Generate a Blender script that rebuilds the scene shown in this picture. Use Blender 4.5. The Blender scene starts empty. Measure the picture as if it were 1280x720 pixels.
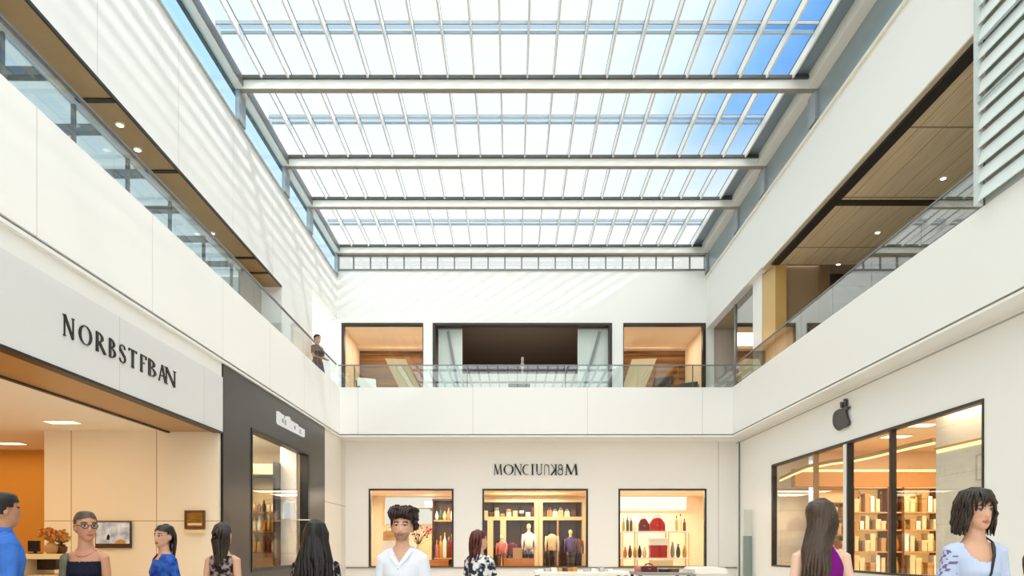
import bpy, bmesh, math, random
from mathutils import Vector, Matrix, Euler
R = random.Random(7)
PI = math.pi
sc = bpy.context.scene
COL = sc.collection
# ---------------------------------------------------------------- camera
F, U0, V0, CZ = 900.0, 640.0, 683.0, 1.45
cam_d = bpy.data.cameras.new('camera'); cam = bpy.data.objects.new('camera', cam_d); COL.objects.link(cam)
cam.location = (0, 0, CZ); cam.rotation_euler = (PI/2, 0, 0)
cam_d.sensor_width = 36; cam_d.sensor_fit = 'HORIZONTAL'; cam_d.lens = 36*F/1280
cam_d.shift_y = (V0-360)/1280; cam_d.clip_end = 300
sc.camera = cam
sc.view_settings.view_transform = 'Standard'; sc.view_settings.look = 'None'
sc.view_settings.gamma = 1; sc.view_settings.use_curve_mapping = False
sc.view_settings.exposure = -0.34
sc.cycles.use_denoising = True
sc.cycles.max_bounces = 10; sc.cycles.diffuse_bounces = 5; sc.cycles.glossy_bounces = 4
sc.cycles.transparent_max_bounces = 24; sc.cycles.transmission_bounces = 6
sc.cycles.sample_clamp_indirect = 6.0
sc.cycles.caustics_reflective = False; sc.cycles.caustics_refractive = False

def P(u, v, y):            # the point of the place at depth y seen at u, v of the 1280x720 frame
    return ((u-U0)/F*y, y, CZ+(V0-v)/F*y)
def UX(u, y): return (u-U0)/F*y
def VZ(v, y): return CZ+(V0-v)/F*y
def YL(u, x): return x*F/(u-U0)   # depth on a side wall

# ---------------------------------------------------------------- materials
MATS = {}
def srgb(r, g, b):
    def f(c):
        c = c/255.0
        return c/12.92 if c <= .04045 else ((c+.055)/1.055)**2.4
    return (f(r), f(g), f(b), 1)
def mat(name, rgb, rough=.5, metal=0.0, noise=0.0, nscale=8.0, spec=.4, emit=None, estr=0.0, joints=None, coat=0.0, stretch=(1, 1, 1), rgb2=None):
    if name in MATS: return MATS[name]
    m = bpy.data.materials.new(name); m.use_nodes = True
    nt = m.node_tree; b = nt.nodes['Principled BSDF']
    b.inputs['Roughness'].default_value = rough; b.inputs['Metallic'].default_value = metal
    b.inputs['Specular IOR Level'].default_value = spec
    b.inputs['Coat Weight'].default_value = coat
    c = srgb(*rgb); b.inputs['Base Color'].default_value = c
    col = None
    if noise > 0 or rgb2:
        tc = nt.nodes.new('ShaderNodeTexCoord'); mp = nt.nodes.new('ShaderNodeMapping')
        mp.inputs['Scale'].default_value = stretch
        nt.links.new(tc.outputs['Object'], mp.inputs['Vector'])
        nz = nt.nodes.new('ShaderNodeTexNoise'); nz.inputs['Scale'].default_value = nscale; nz.inputs['Detail'].default_value = 5
        nt.links.new(mp.outputs['Vector'], nz.inputs['Vector'])
        rp = nt.nodes.new('ShaderNodeValToRGB')
        rp.color_ramp.elements[0].position = .35; rp.color_ramp.elements[1].position = .65
        c2 = srgb(*rgb2) if rgb2 else tuple(x*(1-noise) for x in c[:3])+(1,)
        rp.color_ramp.elements[0].color = c2; rp.color_ramp.elements[1].color = c
        nt.links.new(nz.outputs['Fac'], rp.inputs['Fac']); col = rp.outputs['Color']
    if joints:
        geo = nt.nodes.new('ShaderNodeNewGeometry'); sp = nt.nodes.new('ShaderNodeSeparateXYZ')
        nt.links.new(geo.outputs['Position'], sp.inputs[0])
        prev = None
        for ax, step, off, w in joints['lines']:
            a = nt.nodes.new('ShaderNodeMath'); a.operation = 'ADD'; a.inputs[1].default_value = -off+1000*step
            nt.links.new(sp.outputs[ax], a.inputs[0])
            d = nt.nodes.new('ShaderNodeMath'); d.operation = 'DIVIDE'; d.inputs[1].default_value = step
            nt.links.new(a.outputs[0], d.inputs[0])
            fr = nt.nodes.new('ShaderNodeMath'); fr.operation = 'FRACT'; nt.links.new(d.outputs[0], fr.inputs[0])
            lt = nt.nodes.new('ShaderNodeMath'); lt.operation = 'LESS_THAN'; lt.inputs[1].default_value = w/step
            nt.links.new(fr.outputs[0], lt.inputs[0])
            if prev is None: prev = lt.outputs[0]
            else:
                mx = nt.nodes.new('ShaderNodeMath'); mx.operation = 'MAXIMUM'
                nt.links.new(prev, mx.inputs[0]); nt.links.new(lt.outputs[0], mx.inputs[1]); prev = mx.outputs[0]
        mixn = nt.nodes.new('ShaderNodeMix'); mixn.data_type = 'RGBA'
        nt.links.new(prev, mixn.inputs[0])
        if col is not None: nt.links.new(col, mixn.inputs[6])
        else: mixn.inputs[6].default_value = c
        mixn.inputs[7].default_value = srgb(*joints['rgb']); col = mixn.outputs[2]
    if col is not None: nt.links.new(col, b.inputs['Base Color'])
    if emit:
        b.inputs['Emission Color'].default_value = srgb(*emit); b.inputs['Emission Strength'].default_value = estr
    MATS[name] = m; return m
def glass(name, tint=(1, 1, 1), base=.04, grazing=.85, power=4.0, rough=.0):
    if name in MATS: return MATS[name]
    m = bpy.data.materials.new(name); m.use_nodes = True; nt = m.node_tree
    nt.nodes.remove(nt.nodes['Principled BSDF']); out = nt.nodes['Material Output']
    tr = nt.nodes.new('ShaderNodeBsdfTransparent'); tr.inputs[0].default_value = (*tint, 1)
    gl = nt.nodes.new('ShaderNodeBsdfGlossy'); gl.inputs['Roughness'].default_value = rough
    lw = nt.nodes.new('ShaderNodeLayerWeight'); lw.inputs[0].default_value = .5
    pw = nt.nodes.new('ShaderNodeMath'); pw.operation = 'POWER'; pw.inputs[1].default_value = power
    ml = nt.nodes.new('ShaderNodeMath'); ml.operation = 'MULTIPLY_ADD'; ml.inputs[1].default_value = grazing; ml.inputs[2].default_value = base
    mx = nt.nodes.new('ShaderNodeMixShader')
    L = nt.links.new
    L(lw.outputs['Facing'], pw.inputs[0]); L(pw.outputs[0], ml.inputs[0]); L(ml.outputs[0], mx.inputs[0])
    L(tr.outputs[0], mx.inputs[1]); L(gl.outputs[0], mx.inputs[2]); L(mx.outputs[0], out.inputs[0])
    MATS[name] = m; return m
def frosted(name, rgb, trans=.5):
    m = bpy.data.materials.new(name); m.use_nodes = True; nt = m.node_tree
    nt.nodes.remove(nt.nodes['Principled BSDF']); out = nt.nodes['Material Output']
    a = nt.nodes.new('ShaderNodeBsdfTranslucent'); a.inputs[0].default_value = srgb(*rgb)
    d = nt.nodes.new('ShaderNodeBsdfDiffuse'); d.inputs[0].default_value = srgb(*rgb)
    mx = nt.nodes.new('ShaderNodeMixShader'); mx.inputs[0].default_value = trans
    nt.links.new(d.outputs[0], mx.inputs[1]); nt.links.new(a.outputs[0], mx.inputs[2]); nt.links.new(mx.outputs[0], out.inputs[0])
    return m
def emitter(name, rgb, s):
    if name in MATS: return MATS[name]
    m = bpy.data.materials.new(name); m.use_nodes = True; nt = m.node_tree
    nt.nodes.remove(nt.nodes['Principled BSDF'])
    e = nt.nodes.new('ShaderNodeEmission'); e.inputs[0].default_value = srgb(*rgb); e.inputs[1].default_value = s
    nt.links.new(e.outputs[0], nt.nodes['Material Output'].inputs[0]); MATS[name] = m; return m

# ---------------------------------------------------------------- mesh builder
class MB:
    def __init__(self): self.v = []; self.f = []
    def box(self, x0, x1, y0, y1, z0, z1):
        x0, x1 = min(x0, x1), max(x0, x1); y0, y1 = min(y0, y1), max(y0, y1); z0, z1 = min(z0, z1), max(z0, z1)
        n = len(self.v)
        self.v += [(x0,y0,z0),(x1,y0,z0),(x1,y1,z0),(x0,y1,z0),(x0,y0,z1),(x1,y0,z1),(x1,y1,z1),(x0,y1,z1)]
        self.f += [tuple(n+i for i in q) for q in ((0,3,2,1),(4,5,6,7),(0,1,5,4),(1,2,6,5),(2,3,7,6),(3,0,4,7))]
        return self
    def rings(self, rings, cap=True, closed=True):
        n = len(self.v); k = len(rings[0])
        for r in rings: self.v += [tuple(p) for p in r]
        for i in range(len(rings)-1):
            for j in range(k if closed else k-1):
                a = n+i*k+j; b = n+i*k+(j+1) % k
                self.f.append((a, b, b+k, a+k))
        if cap:
            self.f.append(tuple(n+j for j in reversed(range(k))))
            self.f.append(tuple(n+(len(rings)-1)*k+j for j in range(k)))
        return self
    def loft(self, secs, n=20, tf=None, inf=0.0, sq=2.0):     # secs: (cx, cy, z, rx, ry)
        out = []
        for cx, cy, z, rx, ry in secs:
            rg = []
            for i in range(n):
                t = 2*PI*i/n; c, s = math.cos(t), math.sin(t)
                e = 2.0/sq
                p = Vector((cx+(rx+inf)*math.copysign(abs(c)**e, c), cy+(ry+inf)*math.copysign(abs(s)**e, s), z))
                rg.append(tf(p) if tf else p)
            out.append(rg)
        return self.rings(out)
    def tube(self, pts, rad, n=8, flat=1.0, tf=None):
        pts = [Vector(p) for p in pts]; out = []
        if not isinstance(rad, (list, tuple)): rad = [rad]*len(pts)
        ref = None
        for i, p in enumerate(pts):
            d = (pts[min(i+1, len(pts)-1)]-pts[max(i-1, 0)]).normalized()
            if ref is None:
                ref = Vector((0, 0, 1)) if abs(d.z) < .9 else Vector((0, 1, 0))
            a = d.cross(ref).normalized(); b = d.cross(a).normalized(); ref = -b if False else ref
            rg = []
            for j in range(n):
                t = 2*PI*j/n
                q = p+a*(math.cos(t)*rad[i])+b*(math.sin(t)*rad[i]*flat)
                rg.append(tf(q) if tf else q)
            out.append(rg)
        return self.rings(out)
    def ball(self, c, r, n=14, m=8, tf=None):
        if not isinstance(r, (tuple, list)): r = (r, r, r)
        secs = []
        for i in range(1, m):
            t = -PI/2+PI*i/m
            secs.append((c[0], c[1], c[2]+r[2]*math.sin(t), r[0]*math.cos(t), r[1]*math.cos(t)))
        secs = [(c[0], c[1], c[2]-r[2]*.995, r[0]*.1, r[1]*.1)]+secs+[(c[0], c[1], c[2]+r[2]*.995, r[0]*.1, r[1]*.1)]
        return self.loft(secs, n, tf)
    def lathe(self, c, prof, n=14):                           # prof: (r, z)
        return self.loft([(c[0], c[1], c[2]+z, max(r, .0008), max(r, .0008)) for r, z in prof], n)
    def prism(self, poly, fn, d):                             # poly of (s, t) mapped by fn(s, t, depth)
        area = sum(poly[i][0]*poly[(i+1) % len(poly)][1]-poly[(i+1) % len(poly)][0]*poly[i][1] for i in range(len(poly)))
        if area < 0: poly = poly[::-1]
        n = len(self.v); k = len(poly)
        self.v += [tuple(fn(s, t, 0)) for s, t in poly]+[tuple(fn(s, t, d)) for s, t in poly]
        self.f.append(tuple(n+k+i for i in range(k))); self.f.append(tuple(n+i for i in reversed(range(k))))
        for i in range(k):
            j = (i+1) % k; self.f.append((n+i, n+j, n+k+j, n+k+i))
        return self
    def ring(self, outer, inner, fn, d):
        n = len(self.v); k = len(outer)
        for q in (outer, inner):
            for dd in (0, d): self.v += [tuple(fn(s, t, dd)) for s, t in q]
        for i in range(k):
            j = (i+1) % k
            o0, o1, i0, i1 = n, n+k, n+2*k, n+3*k
            self.f += [(o1+i, o1+j, i1+j, i1+i), (o0+i, i0+i, i0+j, o0+j), (o0+i, o0+j, o1+j, o1+i), (i0+i, i1+i, i1+j, i0+j)]
        return self
    def mesh(self, name, off=(0, 0, 0)):
        me = bpy.data.meshes.new(name)
        me.from_pydata([(x-off[0], y-off[1], z-off[2]) for x, y, z in self.v], [], self.f)
        bm = bmesh.new(); bm.from_mesh(me); bmesh.ops.recalc_face_normals(bm, faces=bm.faces); bm.to_mesh(me); bm.free()
        return me
    def build(self, name, m, parent=None, local=False, smooth=False, bevel=0.0):
        off = (0, 0, 0)
        if not local:
            if parent is None:
                xs = [p[0] for p in self.v]; ys = [p[1] for p in self.v]; zs = [p[2] for p in self.v]
                off = ((min(xs)+max(xs))/2, (min(ys)+max(ys))/2, min(zs))
            else:
                off = WORLD[parent.name]
        me = self.mesh(name, off); me.materials.append(m)
        if smooth:
            me.shade_smooth() if hasattr(me, 'shade_smooth') else [setattr(p, 'use_smooth', True) for p in me.polygons]
            if smooth == 'auto':
                try: me.set_sharp_from_angle(angle=math.radians(40))
                except Exception: pass
        o = bpy.data.objects.new(name, me); COL.objects.link(o)
        if parent is not None: o.parent = parent
        if not local and parent is None: o.location = off
        WORLD[o.name] = off if not local else (WORLD[parent.name] if parent else (0, 0, 0))
        if bevel:
            b = o.modifiers.new('bevel', 'BEVEL'); b.width = bevel; b.segments = 2; b.limit_method = 'ANGLE'
        return o
WORLD = {}
def empty(name, loc, label, cat, group=None, rz=0.0, kind=None):
    o = bpy.data.objects.new(name, None); COL.objects.link(o); o.location = loc; o.rotation_euler = (0, 0, rz)
    o.empty_display_size = .2
    WORLD[o.name] = tuple(loc); tag(o, label, cat, group, kind); return o
def tag(o, label=None, cat=None, group=None, kind=None):
    if label: o['label'] = label
    if cat: o['category'] = cat
    if group: o['group'] = group
    if kind: o['kind'] = kind
    return o
def B(*a): return MB().box(*a)
def struct(name, mb, m, label, cat=None, bevel=0.0):
    o = mb.build(name, m, bevel=bevel); return tag(o, label, cat or name.split('_')[0], None, 'structure')
def copy_tree(o, parent=None):
    c = o.copy(); COL.objects.link(c)
    if parent is not None: c.parent = parent
    for ch in list(o.children): copy_tree(ch, c)
    return c
def area(name, loc, sx, sy, power, rgb, rot=(0, 0, 0)):
    d = bpy.data.lights.new(name, 'AREA'); d.shape = 'RECTANGLE'; d.size = sx; d.size_y = sy; d.energy = power
    d.color = srgb(*rgb)[:3]; o = bpy.data.objects.new(name, d); COL.objects.link(o); o.location = loc; o.rotation_euler = rot
    return o

WHITE = mat('white_panel', (240, 240, 236), .45)
WHITE_Y = mat('white_panel_jointed_along', (241, 241, 237), .4, joints=dict(lines=[('Y', 2.45, 10.05, .014)], rgb=(205, 205, 200)))
WHITE_X = mat('white_panel_jointed_across', (240, 240, 237), .4, joints=dict(lines=[('X', 3.35, -1.15, .014)], rgb=(205, 205, 202)))
GREYWHITE = mat('grey_white_panel', (236, 237, 234), .5)
GROOVE = mat('groove_grey', (135, 133, 126), .6)
FASCIA = mat('sign_fascia_white', (228, 229, 228), .45, joints=dict(lines=[('Y', 2.55, 9.28, .012)], rgb=(196, 197, 196)))
BLACK = mat('black_trim', (22, 20, 18), .4)
DARKMETAL = mat('dark_bronze_frame', (58, 52, 46), .4, metal=.3)
GREYMETAL = mat('grey_metal', (128, 130, 128), .4, metal=.4)
BROWN = mat('bronze_soffit', (176, 138, 88), .35, metal=.15, noise=.06, nscale=2)
BLACKSTORE = mat('charcoal_shopfront', (62, 57, 52), .35, noise=.1, nscale=1.5)
CREAM = mat('cream_plaster', (238, 226, 204), .6)
CREAMJ = mat('cream_panel_wall', (238, 226, 204), .55, joints=dict(lines=[('X', 1.48, -6.18, .018), ('Z', 1.88, 1.885, .016)], rgb=(188, 166, 130)))
ORANGE = mat('amber_wall', (206, 150, 62), .7)
WOOD = mat('brown_wood_boards', (160, 112, 58), .7, rgb2=(92, 64, 32), nscale=3, stretch=(.12, .12, 2.6), spec=.1, joints=dict(lines=[('Z', .42, .1, .03)], rgb=(66, 40, 16)))
WOODCEIL = mat('taupe_wood_ceiling', (226, 206, 170), .5, rgb2=(208, 188, 154), nscale=2.5, stretch=(9, .35, 1),
               joints=dict(lines=[('X', .42, 6.9, .012), ('Y', 2.45, 9.72, .05)], rgb=(150, 128, 96)))
STEELWHITE = mat('painted_steel', (226, 226, 220), .4)
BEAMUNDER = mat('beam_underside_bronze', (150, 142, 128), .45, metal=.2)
FLOORM = mat('polished_cream_stone', (214, 206, 194), .16, noise=.05, nscale=1.2, joints=dict(lines=[('X', 1.2, 0, .006), ('Y', 1.2, 0, .006)], rgb=(180, 172, 160)))
GLASS = glass('clear_shop_glass', (.97, .98, .97), .014, .42)
GLASSRAIL = glass('balustrade_glass', (.88, .93, .92), .10, .95, 2.6)
GLASSRAIL_L = glass('balustrade_glass_clear', (.93, .96, .96), .035, .30, 3.0)
GLASSROOF = glass('skylight_glass', (.97, .99, 1.0), .01, .12)
GLASSCURT = glass('gallery_curtain_glass', (.86, .90, .91), .03, .25, 3)
GLASSGREY = glass('grey_tinted_glass', (.62, .68, .68), .08, .6)
WARM = (255, 220, 172)
WARM2 = (255, 240, 218)
# ---------------------------------------------------------------- setting
XL, XR, YB, YG, YU = -5.02, 6.43, 21.0, 22.0, 23.8
XUL, XUR, XA, XN = -5.79, 6.43, 6.86, -5.06
FL2, PT, PB = 5.65, 6.09, 4.65
Y0 = -6.0
struct('floor', B(-12.2, 13, Y0, 30, -.12, 0), FLOORM, 'polished cream stone floor of the mall hall')
struct('floor_upper', MB().box(-12, -5.2, Y0, 30, 4.67, FL2).box(6.6, 13, Y0, 30, 4.67, FL2).box(-5.2, 6.6, 21.15, 30, 4.67, FL2), GREYWHITE, 'upper gallery floor slab around the void')
struct('wall_front', MB().box(-12, XL-.2, Y0-.2, Y0, 0, 11.4).box(XR+.2, 13, Y0-.2, Y0, 0, 11.4).box(XL-.2, XR+.2, Y0-.2, Y0, 0, .3).box(XL-.2, XR+.2, Y0-.2, Y0, 11.0, 11.4), WHITE, 'unseen white end wall behind the viewer, left open for added daylight')
o = empty('window_11', (.7, Y0-.1, .3), 'added unseen glazing behind the viewer that lets daylight in', 'window', None, 0, 'structure')  # unseen glazing added to bring daylight into the hall
mb = MB()
for i in range(7): mb.box(XL-.2+i*1.95-.04, XL-.2+i*1.95+.04, Y0-.15, Y0-.02, .3, 11)
for zz in (3.4, 6.9): mb.box(XL-.2, XR+.2, Y0-.14, Y0-.03, zz-.05, zz+.05)
mb.build('window_frame', GREYMETAL, o); B(XL-.2, XR+.2, Y0-.1, Y0-.085, .3, 11).build('glass', GLASS, o)
# left side
struct('wall_left_parapet', B(-5.2, XL, Y0, YB+.15, 4.725, PT), WHITE_Y, 'white upper parapet band above the shops on the left')
struct('trim_1', MB().box(-5.19, XL-.03, Y0, YB, 4.69, 4.725), GROOVE, 'thin grey shadow groove along the left parapet')
struct('trim_2', MB().box(-5.2, XL, Y0, YB+.12, PB, 4.69), WHITE, 'white lip under the left parapet')
struct('trim_3', B(-5.2, XN-.02, 2, 12.6, 4.41, PB), WHITE, 'white strip between sign fascia and left parapet')
struct('wall_left_near', B(-5.3, XN, Y0, 2, 0, PB), WHITE, 'white wall beside the left shop entrance')
struct('wall_left', MB().box(-5.3, XN-.03, 19.46, YG+.2, 0, PB), mat('white_panel_corner', (236, 230, 220), .5, joints=dict(lines=[('Z', 3.0, 2.66, .025), ('Y', 2.0, 21.55, .03)], rgb=(190, 176, 160))), 'white panelled wall past the charcoal shopfront')
# left shop
struct('wall_left_fascia', B(-5.18, XN, 2, 12.6, 3.45, 4.41), FASCIA, 'pale fascia carrying the lettering on the left')
struct('ceiling_soffit_left', B(-5.94, XN-.12, 2, 12.5, 3.44, 3.5), BROWN, 'bronze soffit over the left shop entrance')
struct('trim_4', MB().box(XN-.12, XN+.012, 2, 12.62, 3.42, 3.452), BLACK, 'black edge under the left sign fascia')
struct('trim_5', MB().box(-6.0, -5.94, 2, 12.5, 3.42, 3.5), BLACK, 'black inner edge of the bronze soffit')
struct('ceiling_left_shop', B(-12, -6.0, 2, 16, 3.46, 3.56), mat('warm_white_ceiling', (244, 236, 222), .6), 'cream ceiling inside the left shop')
struct('wall_left_shop_end', B(-8.12, XN-.04, 12.5, 12.62, 0, 3.46), CREAMJ, 'cream panelled end wall inside the left shop')
struct('wall_left_shop_amber', MB().box(-12, -8.0, 15.0, 15.12, 0, 3.46).box(-8.12, -8.0, 12.62, 15.0, 0, 3.46), ORANGE, 'amber wall deep inside the left shop')
struct('wall_left_shop_side', MB().box(-12.15, -12, 2, 16, 0, 3.56).box(-12, -5.3, 1.9, 2, 0, 3.56), CREAM, 'cream side wall inside the left shop')
area('shop_lamp_and_fill', (-8.8, 7.5, 3.40), 4.0, 7.0, 165, (255, 212, 158))
area('shop_lamp_and_fill', (-10.2, 13.6, 3.40), 3.0, 2.0, 40, (255, 214, 165))
area('shop_lamp_and_fill', (-7.6, 10.2, 3.42), 1.6, 1.2, 24, WARM)
# charcoal shopfront
WY0, WY1, WZ0, WZ1 = 13.97, 18.0, .95, 3.76
sf = empty('shopfront', (XN-.1, 16, 0), 'charcoal shopfront with one large display window past the left lettering', 'shopfront')
MB().box(-5.3, XN, 12.62, WY0, 0, PB).box(-5.3, XN, WY1, 19.46, 0, PB).box(-5.3, XN, WY0, WY1, 0, WZ0).box(-5.3, XN, WY0, WY1, WZ1, PB).build('surround', BLACKSTORE, sf)
MB().box(-5.24, XN+.015, WY0, WY0+.05, WZ0, WZ1).box(-5.24, XN+.015, WY1-.16, WY1, WZ0, WZ1).box(-5.24, XN+.015, WY0+.05, WY1-.16, WZ1-.05, WZ1).box(-5.24, XN+.015, WY0+.05, WY1-.16, WZ0, WZ0+.07).build('window_frame', BLACK, sf)
B(-5.2, -5.18, WY0+.05, WY1-.16, WZ0+.07, WZ1-.05).build('glass', GLASS, sf)
struct('trim_6', B(-5.36, XN-.01, 12.6, 12.62, 0, PB), BLACK, 'black joint between left shop and charcoal shopfront')
struct('wall_window_shop', MB().box(-7.9, -5.32, 19.2, 19.32, 0, 4.4).box(-7.98, -7.9, 12.64, 19.32, 0, 4.4).box(-7.9, -5.32, 12.64, 12.76, 0, 4.4), CREAM, 'cream inner walls of the charcoal shop')
struct('ceiling_window_shop', B(-7.9, -5.32, 12.76, 19.2, 3.96, 4.05), mat('warm_white_ceiling', (0, 0, 0)), 'cream ceiling of the charcoal shop')
area('shop_lamp_and_fill', (-6.6, 15.6, 3.9), 2.0, 4.5, 260, (255, 242, 224))
# left upper gallery
struct('wall_left_upper', MB().box(-6.0, XUL, Y0, 20.9, 8.0, 10.4).box(-6.0, XUL, 20.9, YU, 8.95, 10.4), WHITE_Y, 'tall white upper wall band on the left under the skylight')
struct('wall_left_pier', B(-6.3, XUL, 18.1, 20.9, FL2, 8.0), WHITE, 'white pier holding the far end of the left upper wall')
struct('ceiling_gallery_left', B(-6.36, XUL-.01, Y0, 18.1, 7.97, 8.0), BROWN, 'bronze soffit under the left upper wall')
struct('trim_7', MB().box(XUL-.03, XUL+.004, Y0, 18.1, 7.965, 8.01), DARKMETAL, 'dark edge along the left bronze soffit')
mb = MB()
for u, v in ((122, 125), (207, 214), (307, 322)):
    y = 6.52*F/(V0-v); mb.box(-6.36, XUL-.03, y-.05, y+.05, 7.955, 7.97)
y = 6.52*F/(V0-341); mb.box(-6.36, XUL-.03, y-.05, y+.05, 7.955, 7.97)
struct('trim_8', mb, mat('soffit_reveal_dark', (52, 38, 24), .6), 'dark cross reveals in the left bronze soffit')
struct('wall_left_gallery', MB().box(-6.42, -6.3, 16.9, 18.1, FL2, 8.3), mat('brown_niche', (140, 122, 100), .6), 'brown niche panel at the end of the left gallery glazing')
struct('wall_left_outer', MB().box(-10.1, -10, Y0, 30, FL2, 8.3).box(-10, -6.3, 18.3, 18.4, FL2, 8.3), GREYWHITE, 'pale outer wall of the left gallery room')
cw = empty('curtain_wall', (-6.38, 8, FL2), 'glazed gallery partition with dark mullions along the left upper level', 'glass partition')
B(-6.405, -6.39, Y0, 16.9, FL2, 7.97).build('glass', GLASSCURT, cw)
for i in range(-8, 6):
    y = 9.03+1.48*i
    if y > Y0+.1: B(-6.43, -6.37, y-.02, y+.02, FL2, 7.97).build('mullion', GREYMETAL, cw)
MB().box(-6.43, -6.36, Y0, 16.9, 7.9, 7.97).box(-6.43, -6.36, Y0, 16.9, FL2, FL2+.08).build('rail', STEELWHITE, cw)
gr = empty('daylight_ceiling', (-8.2, 8, 8.3), 'added frosted daylight ceiling with grey cross bars above the left gallery room', 'daylight ceiling')  # glazed ceiling made up so sky light fills the gallery room
B(-10.1, -6.42, Y0, 18.3, 8.34, 8.36).build('glazing', frosted('frosted_daylight_glass', (226, 232, 234), .8), gr)
for i in range(-9, 6):
    y = 10.36+1.41*i
    if y > Y0+.2:
        MB().box(-10, -6.45, y-.035, y+.035, 8.22, 8.34).box(-10, -6.45, y+.22, y+.24, 8.3, 8.34).build('bar', GREYMETAL, gr)
# back side, ground floor
W = [(461, 567), (603, 735), (773, 883)]
gz0, gz1 = .82, 3.21
wx = [(UX(a, YG), UX(b, YG)) for a, b in W]
mb = MB()
edges = [-5.1]+[q for w in wx for q in w]+[XA+.02]
mb.box(-5.1, XA+.02, YG, YG+.2, gz1, 4.67); mb.box(-5.1, XA+.02, YG, YG+.2, 0, gz0)
for i in range(0, 8, 2): mb.box(edges[i], edges[i+1], YG, YG+.2, gz0, gz1)
struct('wall_back', mb, mat('shop_wall_ivory', (242, 238, 232), .5, joints=dict(lines=[('X', 12.0, 6.30, .02)], rgb=(200, 190, 176))), 'ivory shop wall at the back with three display windows')
struct('trim_9', MB().box(XN, XA, YG-.04, YG, .78, .82), mat('ledge_taupe', (140, 128, 112), .5), 'thin taupe ledge along the back shop wall')
wl = ['window_1', 'window_2', 'window_3']; wn = ['left', 'middle', 'right']
for i, (a, b) in enumerate(wx):
    o = empty(wl[i], ((a+b)/2, YG+.05, gz0), '%s display window of the back shop' % wn[i], 'window', None, 0, 'structure')
    MB().box(a, a+.055, YG-.02, YG+.12, gz0, gz1).box(b-.055, b, YG-.02, YG+.12, gz0, gz1).box(a+.055, b-.055, YG-.02, YG+.12, gz1-.05, gz1).box(a+.055, b-.055, YG-.02, YG+.12, gz0, gz0+.03).build('window_frame', DARKMETAL, o)
    B(a+.055, b-.055, YG+.06, YG+.075, gz0+.03, gz1-.05).build('glass', GLASS, o)
# shop interior
struct('floor_back_shop', B(-5.1, 7, YG+.2, 27, .3, .5), mat('warm_wood_floor', (196, 140, 84), .4, noise=.15, nscale=4), 'raised wooden display floor of the back shop')
struct('ceiling_back_shop', B(-5.2, 7, YG+.2, 27, 3.3, 3.4), mat('peach_ceiling', (246, 226, 200), .6), 'peach ceiling of the back shop')
struct('wall_back_shop', MB().box(-5.1, 7, 26.5, 26.62, .5, 3.3).box(-5.2, -5.1, YG+.2, 26.6, .5, 3.3).box(7, 7.1, YG+.2, 26.6, .5, 3.3), CREAM, 'cream inner wall of the back shop')
struct('wall_back_shop_partition', MB().box(-1.62, -1.5, YG+.22, 25.5, .5, 3.3).box(2.6, 2.72, YG+.22, 25.5, .5, 3.3), CREAM, 'cream partition between the window displays')
for x, p in ((-3.1, 75), (.6, 75), (4.6, 85)):
    area('shop_lamp_and_fill', (x, 23.4, 3.26), 2.4, 1.4, p*1.9, WARM2)
    area('shop_lamp_and_fill', (x, 25.4, 3.26), 2.2, 1.2, p*1.2, WARM2)
# back parapet
struct('wall_back_parapet', B(XL, XR, YB, YB+.15, 4.725, PT), WHITE_X, 'white parapet band across the back of the void')
struct('trim_10', B(XL, XR, YB+.03, YB+.14, 4.69, 4.725), GROOVE, 'thin grey groove along the back parapet')
struct('trim_11', B(XL, XR, YB, YB+.15, PB, 4.69), WHITE, 'white lip under the back parapet')
struct('ceiling_soffit_back', B(XL-.1, XA, YB+.15, YG, 4.65, 4.67), WHITE, 'white soffit over the back shop wall')
# back upper wall
hz = 8.83
H3 = [(427, 529), (541, 765), (779, 882)]
hx = [(UX(a, YU), UX(b, YU)) for a, b in H3]
mb = MB().box(-6.0, XUR+.25, YU, YU+.2, hz, 10.57)
ed = [-6.0]+[q for w in hx for q in w]+[XUR+.25]
for i in range(0, 8, 2): mb.box(ed[i], ed[i+1], YU, YU+.2, FL2, hz)
struct('wall_back_upper', mb, WHITE, 'white upper wall at the back under the skylight')
for i, (a, b) in enumerate(hx):
    o = empty('window_%d' % (i+4), ((a+b)/2, YU+.05, FL2), '%s upper shop opening at the back' % wn[i], 'window', None, 0, 'structure')
    wleft = .09 if i < 2 else .02; wr = .10 if i > 0 else .02
    MB().box(a, a+wleft, YU-.03, YU+.16, FL2, hz).box(b-wr, b, YU-.03, YU+.16, FL2, hz).box(a+wleft, b-wr, YU-.03, YU+.16, hz-.08, hz).build('window_frame', DARKMETAL, o)
    if i != 1: B(a+wleft, b-wr, YU+.06, YU+.075, FL2, hz-.08).build('glass', GLASS, o)
PEACH = mat('peach_plaster', (250, 228, 200), .6)
mb = MB()
for a, b in (hx[0], hx[2]): mb.box(a-.1, b+.1, YU+.2, 29.0, hz-.02, hz+.08).box(a-.1, a-.02, YU+.2, 29, FL2, hz).box(b+.02, b+.1, YU+.2, 29, FL2, hz)
struct('wall_upper_shops', mb, PEACH, 'peach walls and ceiling of the two small upper shops')
mb = MB()
for a, b in (hx[0], hx[2]): mb.box(a-.02, b+.02, 26.7, 26.8, FL2, 8.7)
struct('wall_upper_shops_wood', mb, WOOD, 'horizontal brown boards on the back of the upper shops')
mb = MB()
for a, b in (hx[0], hx[2]): mb.box(a-.02, b+.02, 26.35, 26.8, 8.7, 8.81)
struct('ceiling_upper_shops', mb, PEACH, 'lower peach ceiling step in the upper shops')
for a, b in (hx[0], hx[2]): area('shop_lamp_and_fill', ((a+b)/2, 25.4, hz-.08), 1.6, 1.6, 62, (255, 236, 212))
DK = mat('dark_brown_lining', (96, 82, 72), .55, joints=dict(lines=[('Z', .42, 0, .02), ('Y', .9, 0, .02)], rgb=(66, 56, 48)))
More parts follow.
